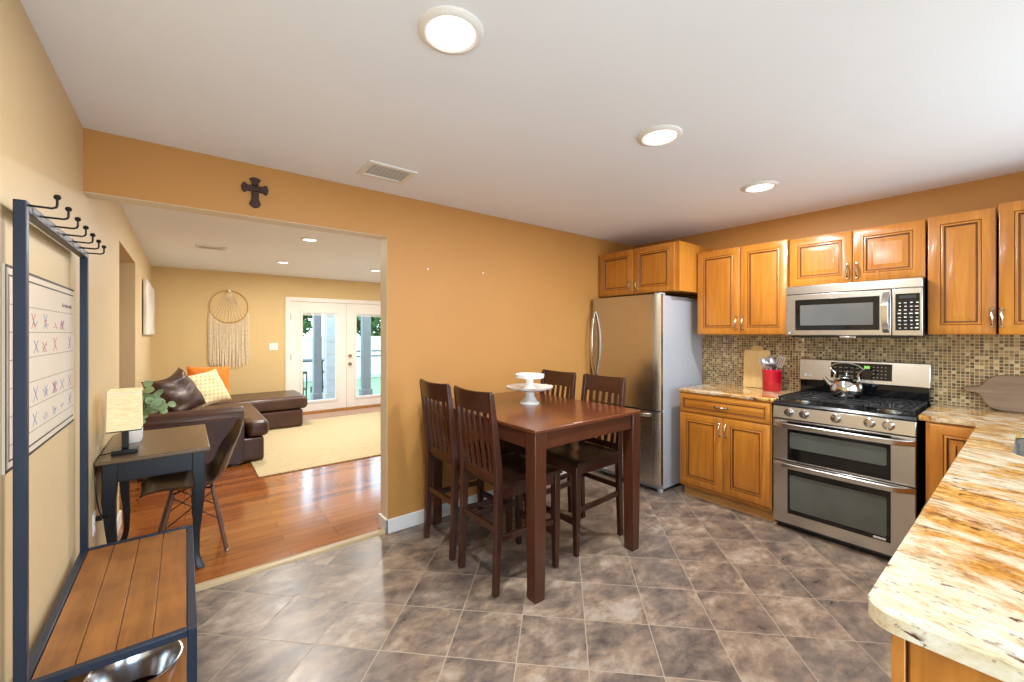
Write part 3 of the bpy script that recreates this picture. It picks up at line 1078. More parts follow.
upper('honey wood wall cabinet with two doors above the fridge', 3.40, 1.945, 2.845, 1.795, 2.235, [(1.985, 2.412, 2.375), (2.412, 2.838, 2.45)])
upper('honey wood wall cabinet with two tall doors left of the microwave', 3.70, 1.203, 1.936, 1.405, 2.157, [(1.203, 1.56, 1.535), (1.56, 1.936, 1.588)])
upper('short honey wood wall cabinet with two doors directly above the microwave', 3.70, 0.436, 1.197, 1.775, 2.148, [(0.436, 0.805, 0.78), (0.805, 1.197, 0.832)])
upper('honey wood wall cabinet with one tall door just right of the microwave', 3.70, 0.142, 0.43, 1.41, 2.155, [(0.142, 0.43, 0.16)])
upper('honey wood wall cabinet at the right picture edge beside the single door one', 3.68, -0.43, 0.136, 1.41, 2.168, [(-0.15, 0.136, 0.122), (-0.43, -0.15, -0.17)])

# base cabinet between fridge and stove
bc = thing('base_cabinet', 'honey wood base cabinet with a drawer and two doors beside the fridge', 'cabinet', (3.7, 1.57, 0))
MB().box(3.42, XR, 1.215, 1.94, 0.1, 0.902).build('body', 'honey_x', bc, bevel=0.002)
MB().box(3.415, 3.42, 1.215, 1.94, 0.1, 0.902).build('face_frame', 'honey', bc)
part(MB().box(3.475, XR, 1.215, 1.93, 0, 0.1).build('toe_kick', 'toekick', bc), 'paler toe kick board')
front(bc, 'drawer', xface(3.398), 1.222, 1.93, 0.745, 0.890, (1.576, 0.817), mat='honey_h')
front(bc, 'door', xface(3.398), 1.222, 1.562, 0.125, 0.732, (1.54, 0.638))
front(bc, 'door', xface(3.398), 1.566, 1.93, 0.125, 0.732, (1.588, 0.638))

# base cabinet right of stove (corner)
bk = thing('corner_base_cabinet', 'honey wood corner base cabinet right of the stove under the granite', 'cabinet', (3.7, 0.3, 0))
MB().box(3.42, XR, 0.165, 0.402, 0.1, 0.902).box(3.405, XR, -0.58, 0.165, 0.1, 0.902).build('body', 'honey_x', bk, bevel=0.002)
part(MB().box(3.475, XR, 0.1, 0.40, 0, 0.1).build('toe_kick', 'toekick', bk), 'paler toe kick board')
MB().box(3.415, 3.42, 0.385, 0.402, 0.1, 0.902).build('face_frame', 'honey', bk)
front(bk, 'door', xface(3.398), 0.172, 0.385, 0.118, 0.892)

# peninsula cabinet run, open to the kitchen side (+y face)
pb = thing('peninsula_cabinet', 'honey wood peninsula base cabinet under the near granite end', 'cabinet', (1.5, -0.1, 0))
MB().box(0.983, 1.72, -0.56, 0.14, 0.1, 0.902).build('body', 'honey_x', pb, bevel=0.002)
part(MB().box(1.06, 1.72, -0.5, 0.09, 0, 0.1).build('toe_kick', 'toekick', pb), 'paler toe kick board')
MB().box(0.962, 0.983, 0.138, 0.156, 0.1, 0.902).build('corner_post', 'honey', pb, bevel=0.002)
endfn = lambda u, v, h_: (0.962 - h_, -u, v)
MB().panel(endfn, -0.133, 0.56, 0.118, 0.898, BANDS).build('end_panel', ['honey', 'glaze'], pb)
front(pb, 'door', yface(0.161), 1.04, 1.39, 0.118, 0.892, (1.37, 0.72), out=(0, 1, 0))
front(pb, 'door', yface(0.161), 1.394, 1.715, 0.118, 0.892, (1.42, 0.72), out=(0, 1, 0))
dw = thing('dishwasher', 'stainless dishwasher under the peninsula with a curved bar handle', 'dishwasher', (2.03, 0, 0))
MB().box(1.725, 2.325, -0.45, 0.14, 0.1, 0.896).build('body', 'darkplastic', dw)
dd = MB().box(1.728, 2.322, 0.141, 0.168, 0.12, 0.892).build('door', 'steel', dw, bevel=0.004)
hp = [(1.76 + 0.53 * i / 16, 0.168 + 0.062 * (1 - abs(-1 + i / 8) ** 3), 0.80 + 0.02 * sin(PI * i / 16)) for i in range(17)]
part(MB().tube(hp, 0.012, 10).build('handle', 'chrome', dd), 'polished bow handle')
MB().box(1.74, 2.31, -0.4, 0.09, 0, 0.1).build('kick_plate', 'black', dw)
sb = thing('sink_base_cabinet', 'honey wood sink base cabinet below the long granite run, under the sink', 'cabinet', (2.86, -0.1, 0))
MB().box(2.33, 3.40, -0.56, 0.145, 0.1, 0.70).box(2.33, 3.40, 0.10, 0.145, 0.70, 0.902).build('body', 'honey_x', sb, bevel=0.002)
part(MB().box(2.33, 3.40, -0.5, 0.09, 0, 0.1).build('toe_kick', 'toekick', sb), 'paler toe kick board')
front(sb, 'door', yface(0.166), 2.335, 2.86, 0.118, 0.892, (2.83, 0.72), out=(0, 1, 0))
front(sb, 'door', yface(0.166), 2.864, 3.385, 0.118, 0.892, (2.9, 0.72), out=(0, 1, 0))

# granite tops
ct = MB().box(3.40, XR - 0.008, 1.2, 1.948, 0.906, 0.936)
tag(ct.build('granite_countertop', 'granite', bevel=0.008, seg=3), 'short speckled granite countertop between fridge and stove', 'countertop')


def corner_arc(c, r, a0, a1, n=10):
    return [(c[0] + r * cos(a0 + (a1 - a0) * i / n), c[1] + r * sin(a0 + (a1 - a0) * i / n)) for i in range(n + 1)]


outl = [(XR - 0.008, 0.43), (3.40, 0.43), (3.40, 0.238)]
outl += corner_arc((3.355, 0.238), 0.045, 0, -PI / 2, 4)
outl += corner_arc((0.997, 0.143), 0.05, PI / 2, PI, 10)
outl += [(0.947, -0.6), (XR - 0.008, -0.6)]
SX0, SX1, SY0, SY1 = 2.55, 3.25, -0.36, 0.06
# top with a rounded sink cut-out: build with bmesh so the hole stays clean
bm = bmesh.new()


def loop(pts, z):
    vv = [bm.verts.new((a, b, z)) for a, b in pts]
    ee = [bm.edges.new((vv[i], vv[(i + 1) % len(vv)])) for i in range(len(vv))]
    return vv, ee


r_ = 0.09
hole = corner_arc((SX1 - r_, SY1 - r_), r_, 0, PI / 2, 6) + corner_arc((SX0 + r_, SY1 - r_), r_, PI / 2, PI, 6) + corner_arc((SX0 + r_, SY0 + r_), r_, PI, 1.5 * PI, 6) + corner_arc((SX1 - r_, SY0 + r_), r_, 1.5 * PI, 2 * PI, 6)
v1, e1 = loop(outl, 0.936)
v2, e2 = loop(hole, 0.936)
res = bmesh.ops.triangle_fill(bm, edges=e1 + e2, use_beauty=True)
# drop anything filled inside the hole
for f in [f for f in bm.faces if SX0 + 0.02 < f.calc_center_median().x < SX1 - 0.02 and SY0 + 0.02 < f.calc_center_median().y < SY1 - 0.02 and all(v in v2 for v in f.verts)]:
    bm.faces.remove(f)
me = bpy.data.meshes.new('granite_countertop')
ext = bmesh.ops.extrude_face_region(bm, geom=list(bm.faces))
for v in [g for g in ext['geom'] if isinstance(g, bmesh.types.BMVert)]:
    v.co.z -= 0.030
bmesh.ops.recalc_face_normals(bm, faces=bm.faces)
bm.to_mesh(me)
bm.free()
me.materials.append(M['granite'])
me.polygons.foreach_set('use_smooth', [True] * len(me.polygons))
me.set_sharp_from_angle(angle=math.radians(40))
go = bpy.data.objects.new('granite_countertop', me)
COL.objects.link(go)
md = go.modifiers.new('bevel', 'BEVEL')
md.width, md.segments, md.limit_method, md.angle_limit = 0.011, 3, 'ANGLE', math.radians(60)
tag(go, 'long L shaped gold and cream granite countertop with rounded near end', 'countertop')

sk = thing('undermount_sink', 'stainless undermount sink set in the granite at the right edge', 'sink', (2.97, -0.15, 0.70))


def rrect(x0, x1, y0, y1, r, z):
    return [(a, b, z) for a, b in corner_arc((x1 - r, y1 - r), r, 0, PI / 2, 6) + corner_arc((x0 + r, y1 - r), r, PI / 2, PI, 6) + corner_arc((x0 + r, y0 + r), r, PI, 1.5 * PI, 6) + corner_arc((x1 - r, y0 + r), r, 1.5 * PI, 2 * PI, 6)]


s = MB().loft([rrect(SX0 - 0.02, SX1 + 0.02, SY0 - 0.02, SY1 + 0.02, 0.1, 0.901), rrect(SX0, SX1, SY0, SY1, 0.09, 0.901), rrect(SX0 + 0.01, SX1 - 0.01, SY0 + 0.01, SY1 - 0.01, 0.09, 0.74), rrect(SX0 + 0.05, SX1 - 0.05, SY0 + 0.05, SY1 - 0.05, 0.08, 0.712)], cap=False)
s.add(rrect(SX0 + 0.05, SX1 - 0.05, SY0 + 0.05, SY1 - 0.05, 0.08, 0.712), [tuple(range(28))])
s.build('basin', 'steel_h', sk)
MB().lathe([(0.045, 0.0), (0.045, 0.004), (0.03, 0.004), (0.025, 0.001)], (2.97, -0.15, 0.713), 20).build('drain', 'chrome', sk)

# ------------------------------------------------------------------ fridge
fg = thing('refrigerator', 'stainless bottom freezer refrigerator with grey sides in the corner', 'refrigerator', (3.63, 2.44, 0))
FY0, FY1 = 2.045, 2.828
MB().box(3.325, 4.02, FY0 + 0.003, FY1 - 0.003, 0.03, 1.755).build('body', 'fridgegrey', fg, bevel=0.006)


def curved_door(z0, z1):
    n = 20
    pts = [(3.318, FY1), (3.318, FY0)]
    for i in range(n + 1):
        t = i / n
        y = FY0 + (FY1 - FY0) * t
        e = min(t, 1 - t) * (FY1 - FY0)
        x = 3.262 - 0.016 * sin(PI * t)
        if e < 0.025:
            x += 0.022 * (1 - math.sqrt(max(0, 1 - (1 - e / 0.025) ** 2)))
        pts.append((x, y))
    return MB().prism(pts, z0, z1)


fd = curved_door(0.735, 1.765).build('fridge_door', 'steel', fg)
fz = curved_door(0.075, 0.722).build('freezer_door', 'steel', fg)
hy = FY1 - 0.055
hp = [(3.262 - 0.06 * (1 - abs(-1 + i / 9) ** 2.4), hy - 0.004 + 0.0 * i, 0.96 + 0.69 * i / 18) for i in range(19)]
part(MB().sweep_rect(hp, [0.022 + 0.01 * (1 - abs(-1 + i / 9)) for i in range(19)], 0.016, (0, 1, 0)).build('handle', 'chrome', fd, bevel=0.004), 'long bowed chrome handle')
hp = [(3.25 - 0.052 * min(1, 3.2 * (1 - abs(-1 + i / 10))), 2.125 + 0.56 * i / 20, 0.69) for i in range(21)]
part(MB().sweep_rect(hp, 0.034, 0.014, (0, 0, 1)).build('handle', 'nickel', fz, bevel=0.004), 'horizontal bar handle')
MB().box(3.335, 3.36, FY0 + 0.02, FY1 - 0.02, 0.012, 0.07).build('base_grille', 'fridgegrey', fg, bevel=0.003)
for y in (FY0 + 0.035, FY1 - 0.035):
    MB().lathe([(0.024, 0), (0.026, 0.012), (0.026, 0.03), (0.012, 0.034)], (3.33, y, 0), 14).build('foot', 'fridgegrey', fg)
MB().box(3.29, 3.37, FY0 + 0.01, FY0 + 0.07, 1.755, 1.778).build('hinge_cover', 'fridgegrey', fg, bevel=0.004)
text('LG', 0.026, 'lightmark', (3.2635, 2.17, 1.70), FACE_XNEG, fd, 'logo')
MB().lathe([(0.011, 0), (0.011, -0.001), (0.001, -0.0012)], (3.2645, 2.195, 1.71), 16, 'x').build('logo_mark', 'lightmark', fd)

# ------------------------------------------------------------------ microwave
mw = thing('microwave', 'stainless over the range microwave with black window', 'microwave', (3.85, 0.81, 1.395))
MY0, MY1, MX = 0.440, 1.192, 3.622
MB().box(MX + 0.03, XR, MY0, MY1, 1.40, 1.772).build('body', 'darkplastic', mw, bevel=0.003)
m = MB().box(MX + 0.004, MX + 0.03, MY0, MY1, 1.71, 1.772)
m.build('vent_top', 'steel_h', mw, bevel=0.004)
md_ = MB().box(MX, MX + 0.03, 0.588, MY1, 1.402, 1.708).build('door', 'steel_h', mw, bevel=0.005)
part(MB().box(MX - 0.002, MX + 0.004, 0.645, 1.130, 1.440, 1.668).build('window_frame', 'blackglass', md_, bevel=0.002), 'black glass surround')
part(MB().box(MX - 0.0035, MX, 0.678, 1.097, 1.476, 1.626).build('window', 'mwglass', md_), 'grey perforated window')
hp = [(MX - 0.042 * (1 - abs(-1 + i / 6) ** 4), 0.612, 1.425 + 0.26 * i / 12) for i in range(13)]
part(MB().sweep_rect(hp, 0.034, 0.012, (0, 1, 0)).build('handle', 'chrome', md_, bevel=0.003), 'wide bowed handle')
pn = MB().box(MX, MX + 0.03, MY0, 0.585, 1.402, 1.708).build('control_panel', 'steel_h', mw, bevel=0.004)
pg = MB().box(MX - 0.002, MX + 0.004, 0.453, 0.567, 1.437, 1.673).build('keypad', 'blackglass', pn)
rn = random.Random(4)
kb = MB()
for i in range(8):
    for j in range(4):
        y, z = 0.548 - j * 0.027, 1.45 + i * 0.023
        kb.box(MX - 0.0032, MX - 0.001, y - 0.008, y + rn.uniform(0.0, 0.008), z, z + rn.uniform(0.003, 0.009))
kb.build('key_marks', 'lightmark', pg)
MB().box(MX - 0.003, MX - 0.001, 0.47, 0.55, 1.642, 1.662).build('display', 'darkplastic', pg)
MB().box(MX + 0.01, MX + 0.35, MY0 + 0.03, MY1 - 0.03, 1.388, 1.40).build('bottom_grille', 'black', mw)
MB().box(MX - 0.006, MX + 0.02, 0.77, 0.86, 1.383, 1.398).build('bottom_latch', 'chrome', mw, bevel=0.004)
MB().lathe([(0.006, 0), (0.006, -0.001), (0.001, -0.0012)], (MX - 0.0003, 1.168, 1.42), 12, 'x').build('logo_mark', 'lightmark', md_)
text('LG', 0.014, 'darkplastic', (MX - 0.0005, 1.158, 1.415), FACE_XNEG, md_, 'logo')

# ------------------------------------------------------------------ stove
st = thing('gas_range', 'stainless double oven gas range with black cooktop', 'stove', (3.7, 0.81, 0))
SY_0, SY_1 = 0.440, 1.202
MB().box(3.425, 4.0, SY_0 + 0.003, SY_1 - 0.003, 0.03, 0.885).build('body', 'darkplastic', st)
MB().box(3.45, 3.98, SY_0 + 0.02, SY_1 - 0.02, 0.0, 0.03).build('plinth', 'black', st)
# control panel (slightly sloping front)
cp = MB().prism([(3.425, 0.800), (3.392, 0.803), (3.405, 0.892), (3.44, 0.895)], SY_0, SY_1, lambda a, b, h_: (a, h_, b)).build('control_panel', 'steel_h', st, bevel=0.004)
for y in (1.099, 1.007, 0.826, 0.653, 0.563):
    k = MB().lathe([(0.030, 0.002), (0.030, -0.004), (0.026, -0.006), (0.0255, -0.018), (0.02, -0.024), (0.001, -0.025)], (3.397, y, 0.852), 22, 'x')
    k.box(3.366, 3.378, y - 0.004, y + 0.004, 0.829, 0.875)
    MBk = k.build('knob', 'chrome', cp)
ck = MB().prism([(3.412, 0.885), (3.398, 0.897), (3.41, 0.921), (3.95, 0.925), (3.95, 0.885)], SY_0 - 0.003, SY_1 + 0.003, lambda a, b, h_: (a, h_, b)).build('cooktop', 'black', st, bevel=0.005)


def oven_door(name, z0, z1, bz0, bz1, wz0, wz1, hz):
    d = MB().box(3.398, 3.425, SY_0 + 0.002, SY_1 - 0.002, z0, z1).build(name, 'steel_h', st, bevel=0.004)
    part(MB().box(3.395, 3.402, 0.553, 1.108, bz0, bz1).build('glass_front', 'blackglass', d, bevel=0.002), 'black glass front')
    # rounded inner window
    pts = corner_arc((1.092 - 0.012, wz1 - 0.012), 0.012, 0, PI / 2, 4) + corner_arc((0.572 + 0.012, wz1 - 0.012), 0.012, PI / 2, PI, 4) + corner_arc((0.572 + 0.012, wz0 + 0.012), 0.012, PI, 1.5 * PI, 4) + corner_arc((1.092 - 0.012, wz0 + 0.012), 0.012, 1.5 * PI, 2 * PI, 4)
    part(MB().prism(pts, 3.3935, 3.396, lambda a, b, h_: (h_, a, b)).build('window', 'ovenglass', d), 'grey green oven window')
    hp = [(3.398 - 0.05 * min(1.0, 5 * (1 - abs(-1 + i / 12))) - 0.008 * (1 - (-1 + i / 12) ** 2), SY_0 + 0.006 + (SY_1 - SY_0 - 0.012) * i / 24, hz) for i in range(25)]
    part(MB().sweep_rect(hp, 0.036, 0.016, (0, 0, 1)).build('handle', 'steel_h', d, bevel=0.005), 'broad bowed steel handle')
    return d


oven_door('upper_oven_door', 0.500, 0.797, 0.512, 0.79, 0.598, 0.712, 0.762)
ld = oven_door('lower_oven_door', 0.050, 0.494, 0.128, 0.478, 0.160, 0.405, 0.478)
MB().box(3.3925, 3.396, 0.575, 0.635, 0.137, 0.150).build('door_label', 'lightmark', ld)
# backguard
gd = MB().box(3.955, 4.005, SY_0 + 0.005, SY_1 - 0.005, 0.9, 1.05).build('backguard_base', 'blackglass', st, bevel=0.003)
gp = MB().prism([(4.012, 1.045), (3.935, 1.045), (3.955, 1.212), (4.012, 1.217)], SY_0, SY_1, lambda a, b, h_: (a, h_, b)).build('backguard', 'steel_h', st, bevel=0.006)
slope = lambda z: 3.935 + (z - 1.045) * 0.02 / 0.167
cpn = MB().prism([(slope(1.075) - 0.002, 1.075), (slope(1.195) - 0.002, 1.195), (slope(1.195) + 0.003, 1.195), (slope(1.075) + 0.003, 1.075)], 0.635, 0.99, lambda a, b, h_: (a, h_, b)).build('control_display', 'blackglass', gp)
MB().prism([(slope(1.156) - 0.003, 1.156), (slope(1.176) - 0.003, 1.176), (slope(1.176), 1.176), (slope(1.156), 1.156)], 0.758, 0.79, lambda a, b, h_: (a, h_, b)).build('clock', 'green_led', cpn)
kb = MB()
for i in range(4):
    for j in range(4):
        y, z = 0.735 - j * 0.022, 1.092 + i * 0.025
        kb.box(slope(z) - 0.004, slope(z) - 0.0022, y - 0.004, y + 0.004, z, z + 0.006)
for i in range(3):
    for j in range(5):
        y, z = 0.965 - j * 0.034, 1.095 + i * 0.03
        kb.box(slope(z) - 0.004, slope(z) - 0.0022, y - 0.011, y + 0.008, z, z + 0.004)
kb.build('key_marks', 'greyline', cpn)
MB().lathe([(0.010, 0), (0.010, -0.001), (0.001, -0.0012)], (slope(1.085) - 0.001, 1.155, 1.085), 14, 'x').build('logo_mark', 'lightmark', gp)
text('LG', 0.024, 'lightmark', (slope(1.085) - 0.0015, 1.140, 1.0765), FACE_XNEG, gp, 'logo')
# burners and grates
for (x, y, r) in ((3.54, 1.05, 0.045), (3.80, 1.05, 0.036), (3.67, 0.815, 0.05), (3.54, 0.58, 0.05), (3.80, 0.58, 0.036)):
    b = MB().lathe([(r * 1.35, 0), (r * 1.35, 0.004), (r, 0.006), (r, 0.014)], (x, y, 0.922), 20).build('burner', 'nickel', ck)
    MB().lathe([(r * 0.9, 0.0), (r * 0.92, 0.006), (r * 0.6, 0.009), (0.001, 0.0095)], (x, y, 0.936), 20).build('burner_cap', 'iron', b)
zt = 0.957
for (y0, y1) in ((0.455, 0.69), (0.7, 0.93), (0.94, 1.18)):
    g = MB()
    ym = (y0 + y1) / 2
    for x in (3.44, 3.93):
        g.box(x - 0.006, x + 0.006, y0, y1, zt - 0.012, zt)
    for y in (y0 + 0.005, y1 - 0.005):
        g.box(3.44, 3.93, y - 0.006, y + 0.006, zt - 0.012, zt)
    g.box(3.44, 3.93, ym - 0.005, ym + 0.005, zt - 0.012, zt)
    for x in (3.54, 3.67, 3.80):
        g.box(x - 0.005, x + 0.005, y0, y1, zt - 0.012, zt)
    if y0 < 0.5:                       # the slatted right-hand grate
        for k_ in range(6):
            g.box(3.46, 3.91, y0 + 0.03 + k_ * 0.034, y0 + 0.036 + k_ * 0.034, zt - 0.010, zt)
    for x in (3.45, 3.92):
        for y in (y0 + 0.006, y1 - 0.006):
            g.box(x - 0.006, x + 0.006, y - 0.006, y + 0.006, 0.922, zt - 0.01)
    g.build('grate', 'iron', ck, bevel=0.002)

# kettle on the grate
KX, KY, KZ = 3.745, 0.85, zt + 0.001
KS = 1.14
kt = thing('tea_kettle', 'polished steel tea kettle standing on the stove', 'kettle', (KX, KY, KZ))
MB().lathe([(0.001, 0), (0.062, 0), (0.071, 0.006), (0.082, 0.03), (0.084, 0.055), (0.077, 0.085), (0.06, 0.108), (0.042, 0.120), (0.034, 0.124)], (KX, KY, KZ), 32).scale(KS, (KX, KY, KZ)).build('body', 'chrome', kt)
l_ = MB().lathe([(0.040, 0.122), (0.036, 0.130), (0.02, 0.137), (0.004, 0.14)], (KX, KY, KZ), 24).scale(KS, (KX, KY, KZ)).build('lid', 'chrome', kt)
MB().lathe([(0.005, 0.138), (0.005, 0.148), (0.011, 0.155), (0.012, 0.163), (0.006, 0.17), (0.001, 0.171)], (KX, KY, KZ), 14).scale(KS, (KX, KY, KZ)).build('lid_knob', 'chrome', l_)
MB().tube([(KX - 0.01, KY + 0.06, KZ + 0.06), (KX - 0.02, KY + 0.088, KZ + 0.082), (KX - 0.025, KY + 0.11, KZ + 0.118)], [0.022, 0.016, 0.011], 12).scale(KS, (KX, KY, KZ)).build('spout', 'chrome', kt)
hpts = [(0.062, 0.105), (0.06, 0.135), (0.056, 0.15), (0.078, 0.172), (0.082, 0.188), (0.06, 0.204), (0.03, 0.213), (0.0, 0.215), (-0.03, 0.211), (-0.06, 0.2), (-0.088, 0.178), (-0.075, 0.168), (-0.062, 0.15), (-0.06, 0.13), (-0.062, 0.105)]
MB().tube([(KX, KY + a, KZ + b) for a, b in hpts], 0.0055, 8).scale(KS, (KX, KY, KZ)).build('handle', 'chrome', kt)

# ------------------------------------------------------------------ counter things
cb = MB()
ol = corner_arc((0.085, 0.32), 0.02, 0, PI / 2, 4) + [(0.05, 0.34), (0.047, 0.36), (0.03, 0.372), (0.0, 0.374)] + [(-0.03, 0.372), (-0.047, 0.36), (-0.05, 0.34)] + corner_arc((-0.085, 0.32), 0.02, PI / 2, PI, 4) + [(-0.105, 0.008), (-0.095, 0), (0.095, 0), (0.105, 0.008)]
cb.prism(ol, 0, 0.02, lambda a, b, h_: (3.965 - h_ + b * 0.10, 1.535 + a, 0.938 + b * 0.99))
tag(cb.build('cutting_board', 'boardwood', bevel=0.003), 'pale wood cutting board leaning on the mosaic behind the red crock', 'cutting board')

CX, CY = 3.872, 1.376
ck_ = thing('utensil_crock', 'glossy red crock holding steel cooking utensils', 'crock', (CX, CY, 0.936))
MB().lathe([(0.001, 0.0), (0.066, 0.0), (0.071, 0.006), (0.072, 0.16), (0.0745, 0.166), (0.0745, 0.176), (0.069, 0.178), (0.066, 0.17), (0.064, 0.02), (0.001, 0.014)], (CX, CY, 0.936), 36, cap=False).build('body', 'red', ck_)


def utensil(kind, dx_, dy_, L, lab, rz):
    b0 = Vector((CX - dx_ * 0.35, CY - dy_ * 0.35, 0.956))
    tip = Vector((CX + dx_, CY + dy_, 0.952 + L))
    ax = (tip - b0).normalized()
    t = thing('cooking_utensil', lab, 'utensil', tuple(b0), 'steel utensils in the red crock')
    neck = b0 + ax * (L - 0.06)
    MB().tube([b0, b0 + ax * (L * 0.5), neck], [0.006, 0.0045, 0.004], 8).build('handle', 'utensil', t)
    side = ax.cross(Vector((1, 0.25 * rz, 0))).normalized()
    up = side.cross(ax).normalized()
    if kind == 'spoon':
        rings = []
        for i in range(9):
            q = i / 8
            w_ = 0.031 * math.sqrt(max(0.004, 1 - (2 * q - 1) ** 2))
            d_ = 0.012 * sin(PI * q)
            c_ = neck - ax * 0.01 + ax * (0.1 * q)
            rings.append([c_ - side * w_, c_ - side * w_ * 0.5 - up * d_ * 0.8, c_ - up * d_, c_ + side * w_ * 0.5 - up * d_ * 0.8, c_ + side * w_, c_ + side * w_ * 0.5 - up * (d_ * 0.8 - 0.002), c_ - up * (d_ - 0.002), c_ - side * w_ * 0.5 - up * (d_ * 0.8 - 0.002)])
        MB().loft(rings).build('bowl', 'utensil', t)
    elif kind == 'spatula':
        m_ = MB()
        for k_ in range(4):
            o_ = side * (-0.027 + 0.018 * k_)
            m_.bar(neck + o_ + ax * 0.012, neck + o_ + ax * 0.085, 0.012, 0.002, up=tuple(up))
        m_.bar(neck - side * 0.033 + ax * 0.008, neck + side * 0.033 + ax * 0.008, 0.014, 0.002, up=tuple(up))
        m_.bar(neck - side * 0.033 + ax * 0.088, neck + side * 0.033 + ax * 0.088, 0.012, 0.002, up=tuple(up))
        m_.build('blade', 'utensil', t)
    else:
        m_ = MB()
        m_.lathe([(0.001, -0.026), (0.018, -0.024), (0.032, -0.014), (0.038, 0.0), (0.036, 0.002), (0.03, -0.012), (0.001, -0.022)], tuple(neck + ax * 0.035), 18, cap=False)
        m_.build('ladle_bowl', 'utensil', t)


utensil('spoon', 0.0, 0.075, 0.245, 'steel serving spoon leaning left out of the red crock', 1)
utensil('ladle', -0.015, 0.015, 0.235, 'steel ladle upright in the middle of the red crock', 0)
utensil('spatula', 0.0, -0.07, 0.255, 'slotted steel spatula leaning right out of the red crock', -1)
utensil('spoon', 0.035, 0.025, 0.25, 'steel spoon at the back of the red crock', 0.4)

pdl = MB()
half = [(0.275, 0.012), (0.22, 0.012), (0.175, 0.03)]
ol = [(0.296, 0.118), (0.290, 0.106), (0.27, 0.103), (0.235, 0.100), (0.222, 0.085), (0.205, 0.05), (0.185, 0.02), (0.155, 0.004), (0.12, 0.0), (-0.29, 0.0), (-0.34, 0.02), (-0.37, 0.08), (-0.37, 0.14), (-0.34, 0.20), (-0.29, 0.218), (0.13, 0.222), (0.165, 0.212), (0.195, 0.19), (0.213, 0.16), (0.222, 0.145), (0.24, 0.139), (0.27, 0.137), (0.290, 0.131)]
pdl.prism(ol, 0, 0.022, lambda a, b, h_: (3.985 - h_ + b * 0.14, a, 0.938 + b * 0.99))
tag(pdl.build('paddle_board', 'paddlewood', bevel=0.004), 'dark weathered wooden paddle board leaning on the mosaic right of the stove', 'cutting board')

# ------------------------------------------------------------------ dining set
TX0, TX1, TY0, TY1, TZ = 1.425, 2.355, 1.61, 2.825, 0.912
tb = thing('dining_table', 'dark cherry counter height dining table against the orange wall', 'table', ((TX0 + TX1) / 2, (TY0 + TY1) / 2, 0))
MB().box(TX0, TX1, TY0, TY1, TZ - 0.022, TZ).build('tabletop', 'cherry_top', tb, bevel=0.005)
a_ = MB()
i_ = 0.014
a_.box(TX0 + 0.09, TX1 - 0.09, TY0 + i_, TY0 + i_ + 0.022, 0.80, TZ - 0.022)
a_.box(TX0 + 0.09, TX1 - 0.09, TY1 - i_ - 0.022, TY1 - i_, 0.80, TZ - 0.022)
a_.box(TX0 + i_, TX0 + i_ + 0.022, TY0 + 0.09, TY1 - 0.09, 0.80, TZ - 0.022)
a_.box(TX1 - i_ - 0.022, TX1 - i_, TY0 + 0.09, TY1 - 0.09, 0.80, TZ - 0.022)
a_.build('apron', 'cherry', tb, bevel=0.003)
for x0 in (TX0 + 0.004, TX1 - 0.084):
    for y0 in (TY0 + 0.004, TY1 - 0.084):
        cx_, cy_ = x0 + 0.04, y0 + 0.04
        rr = lambda h_, z: [(cx_ - h_, cy_ - h_, z), (cx_ + h_, cy_ - h_, z), (cx_ + h_, cy_ + h_, z), (cx_ - h_, cy_ + h_, z)]
        MB().loft([rr(0.033, 0), rr(0.035, 0.01), rr(0.04, 0.62), rr(0.04, TZ - 0.022)]).build('leg', 'cherry', tb, bevel=0.004)


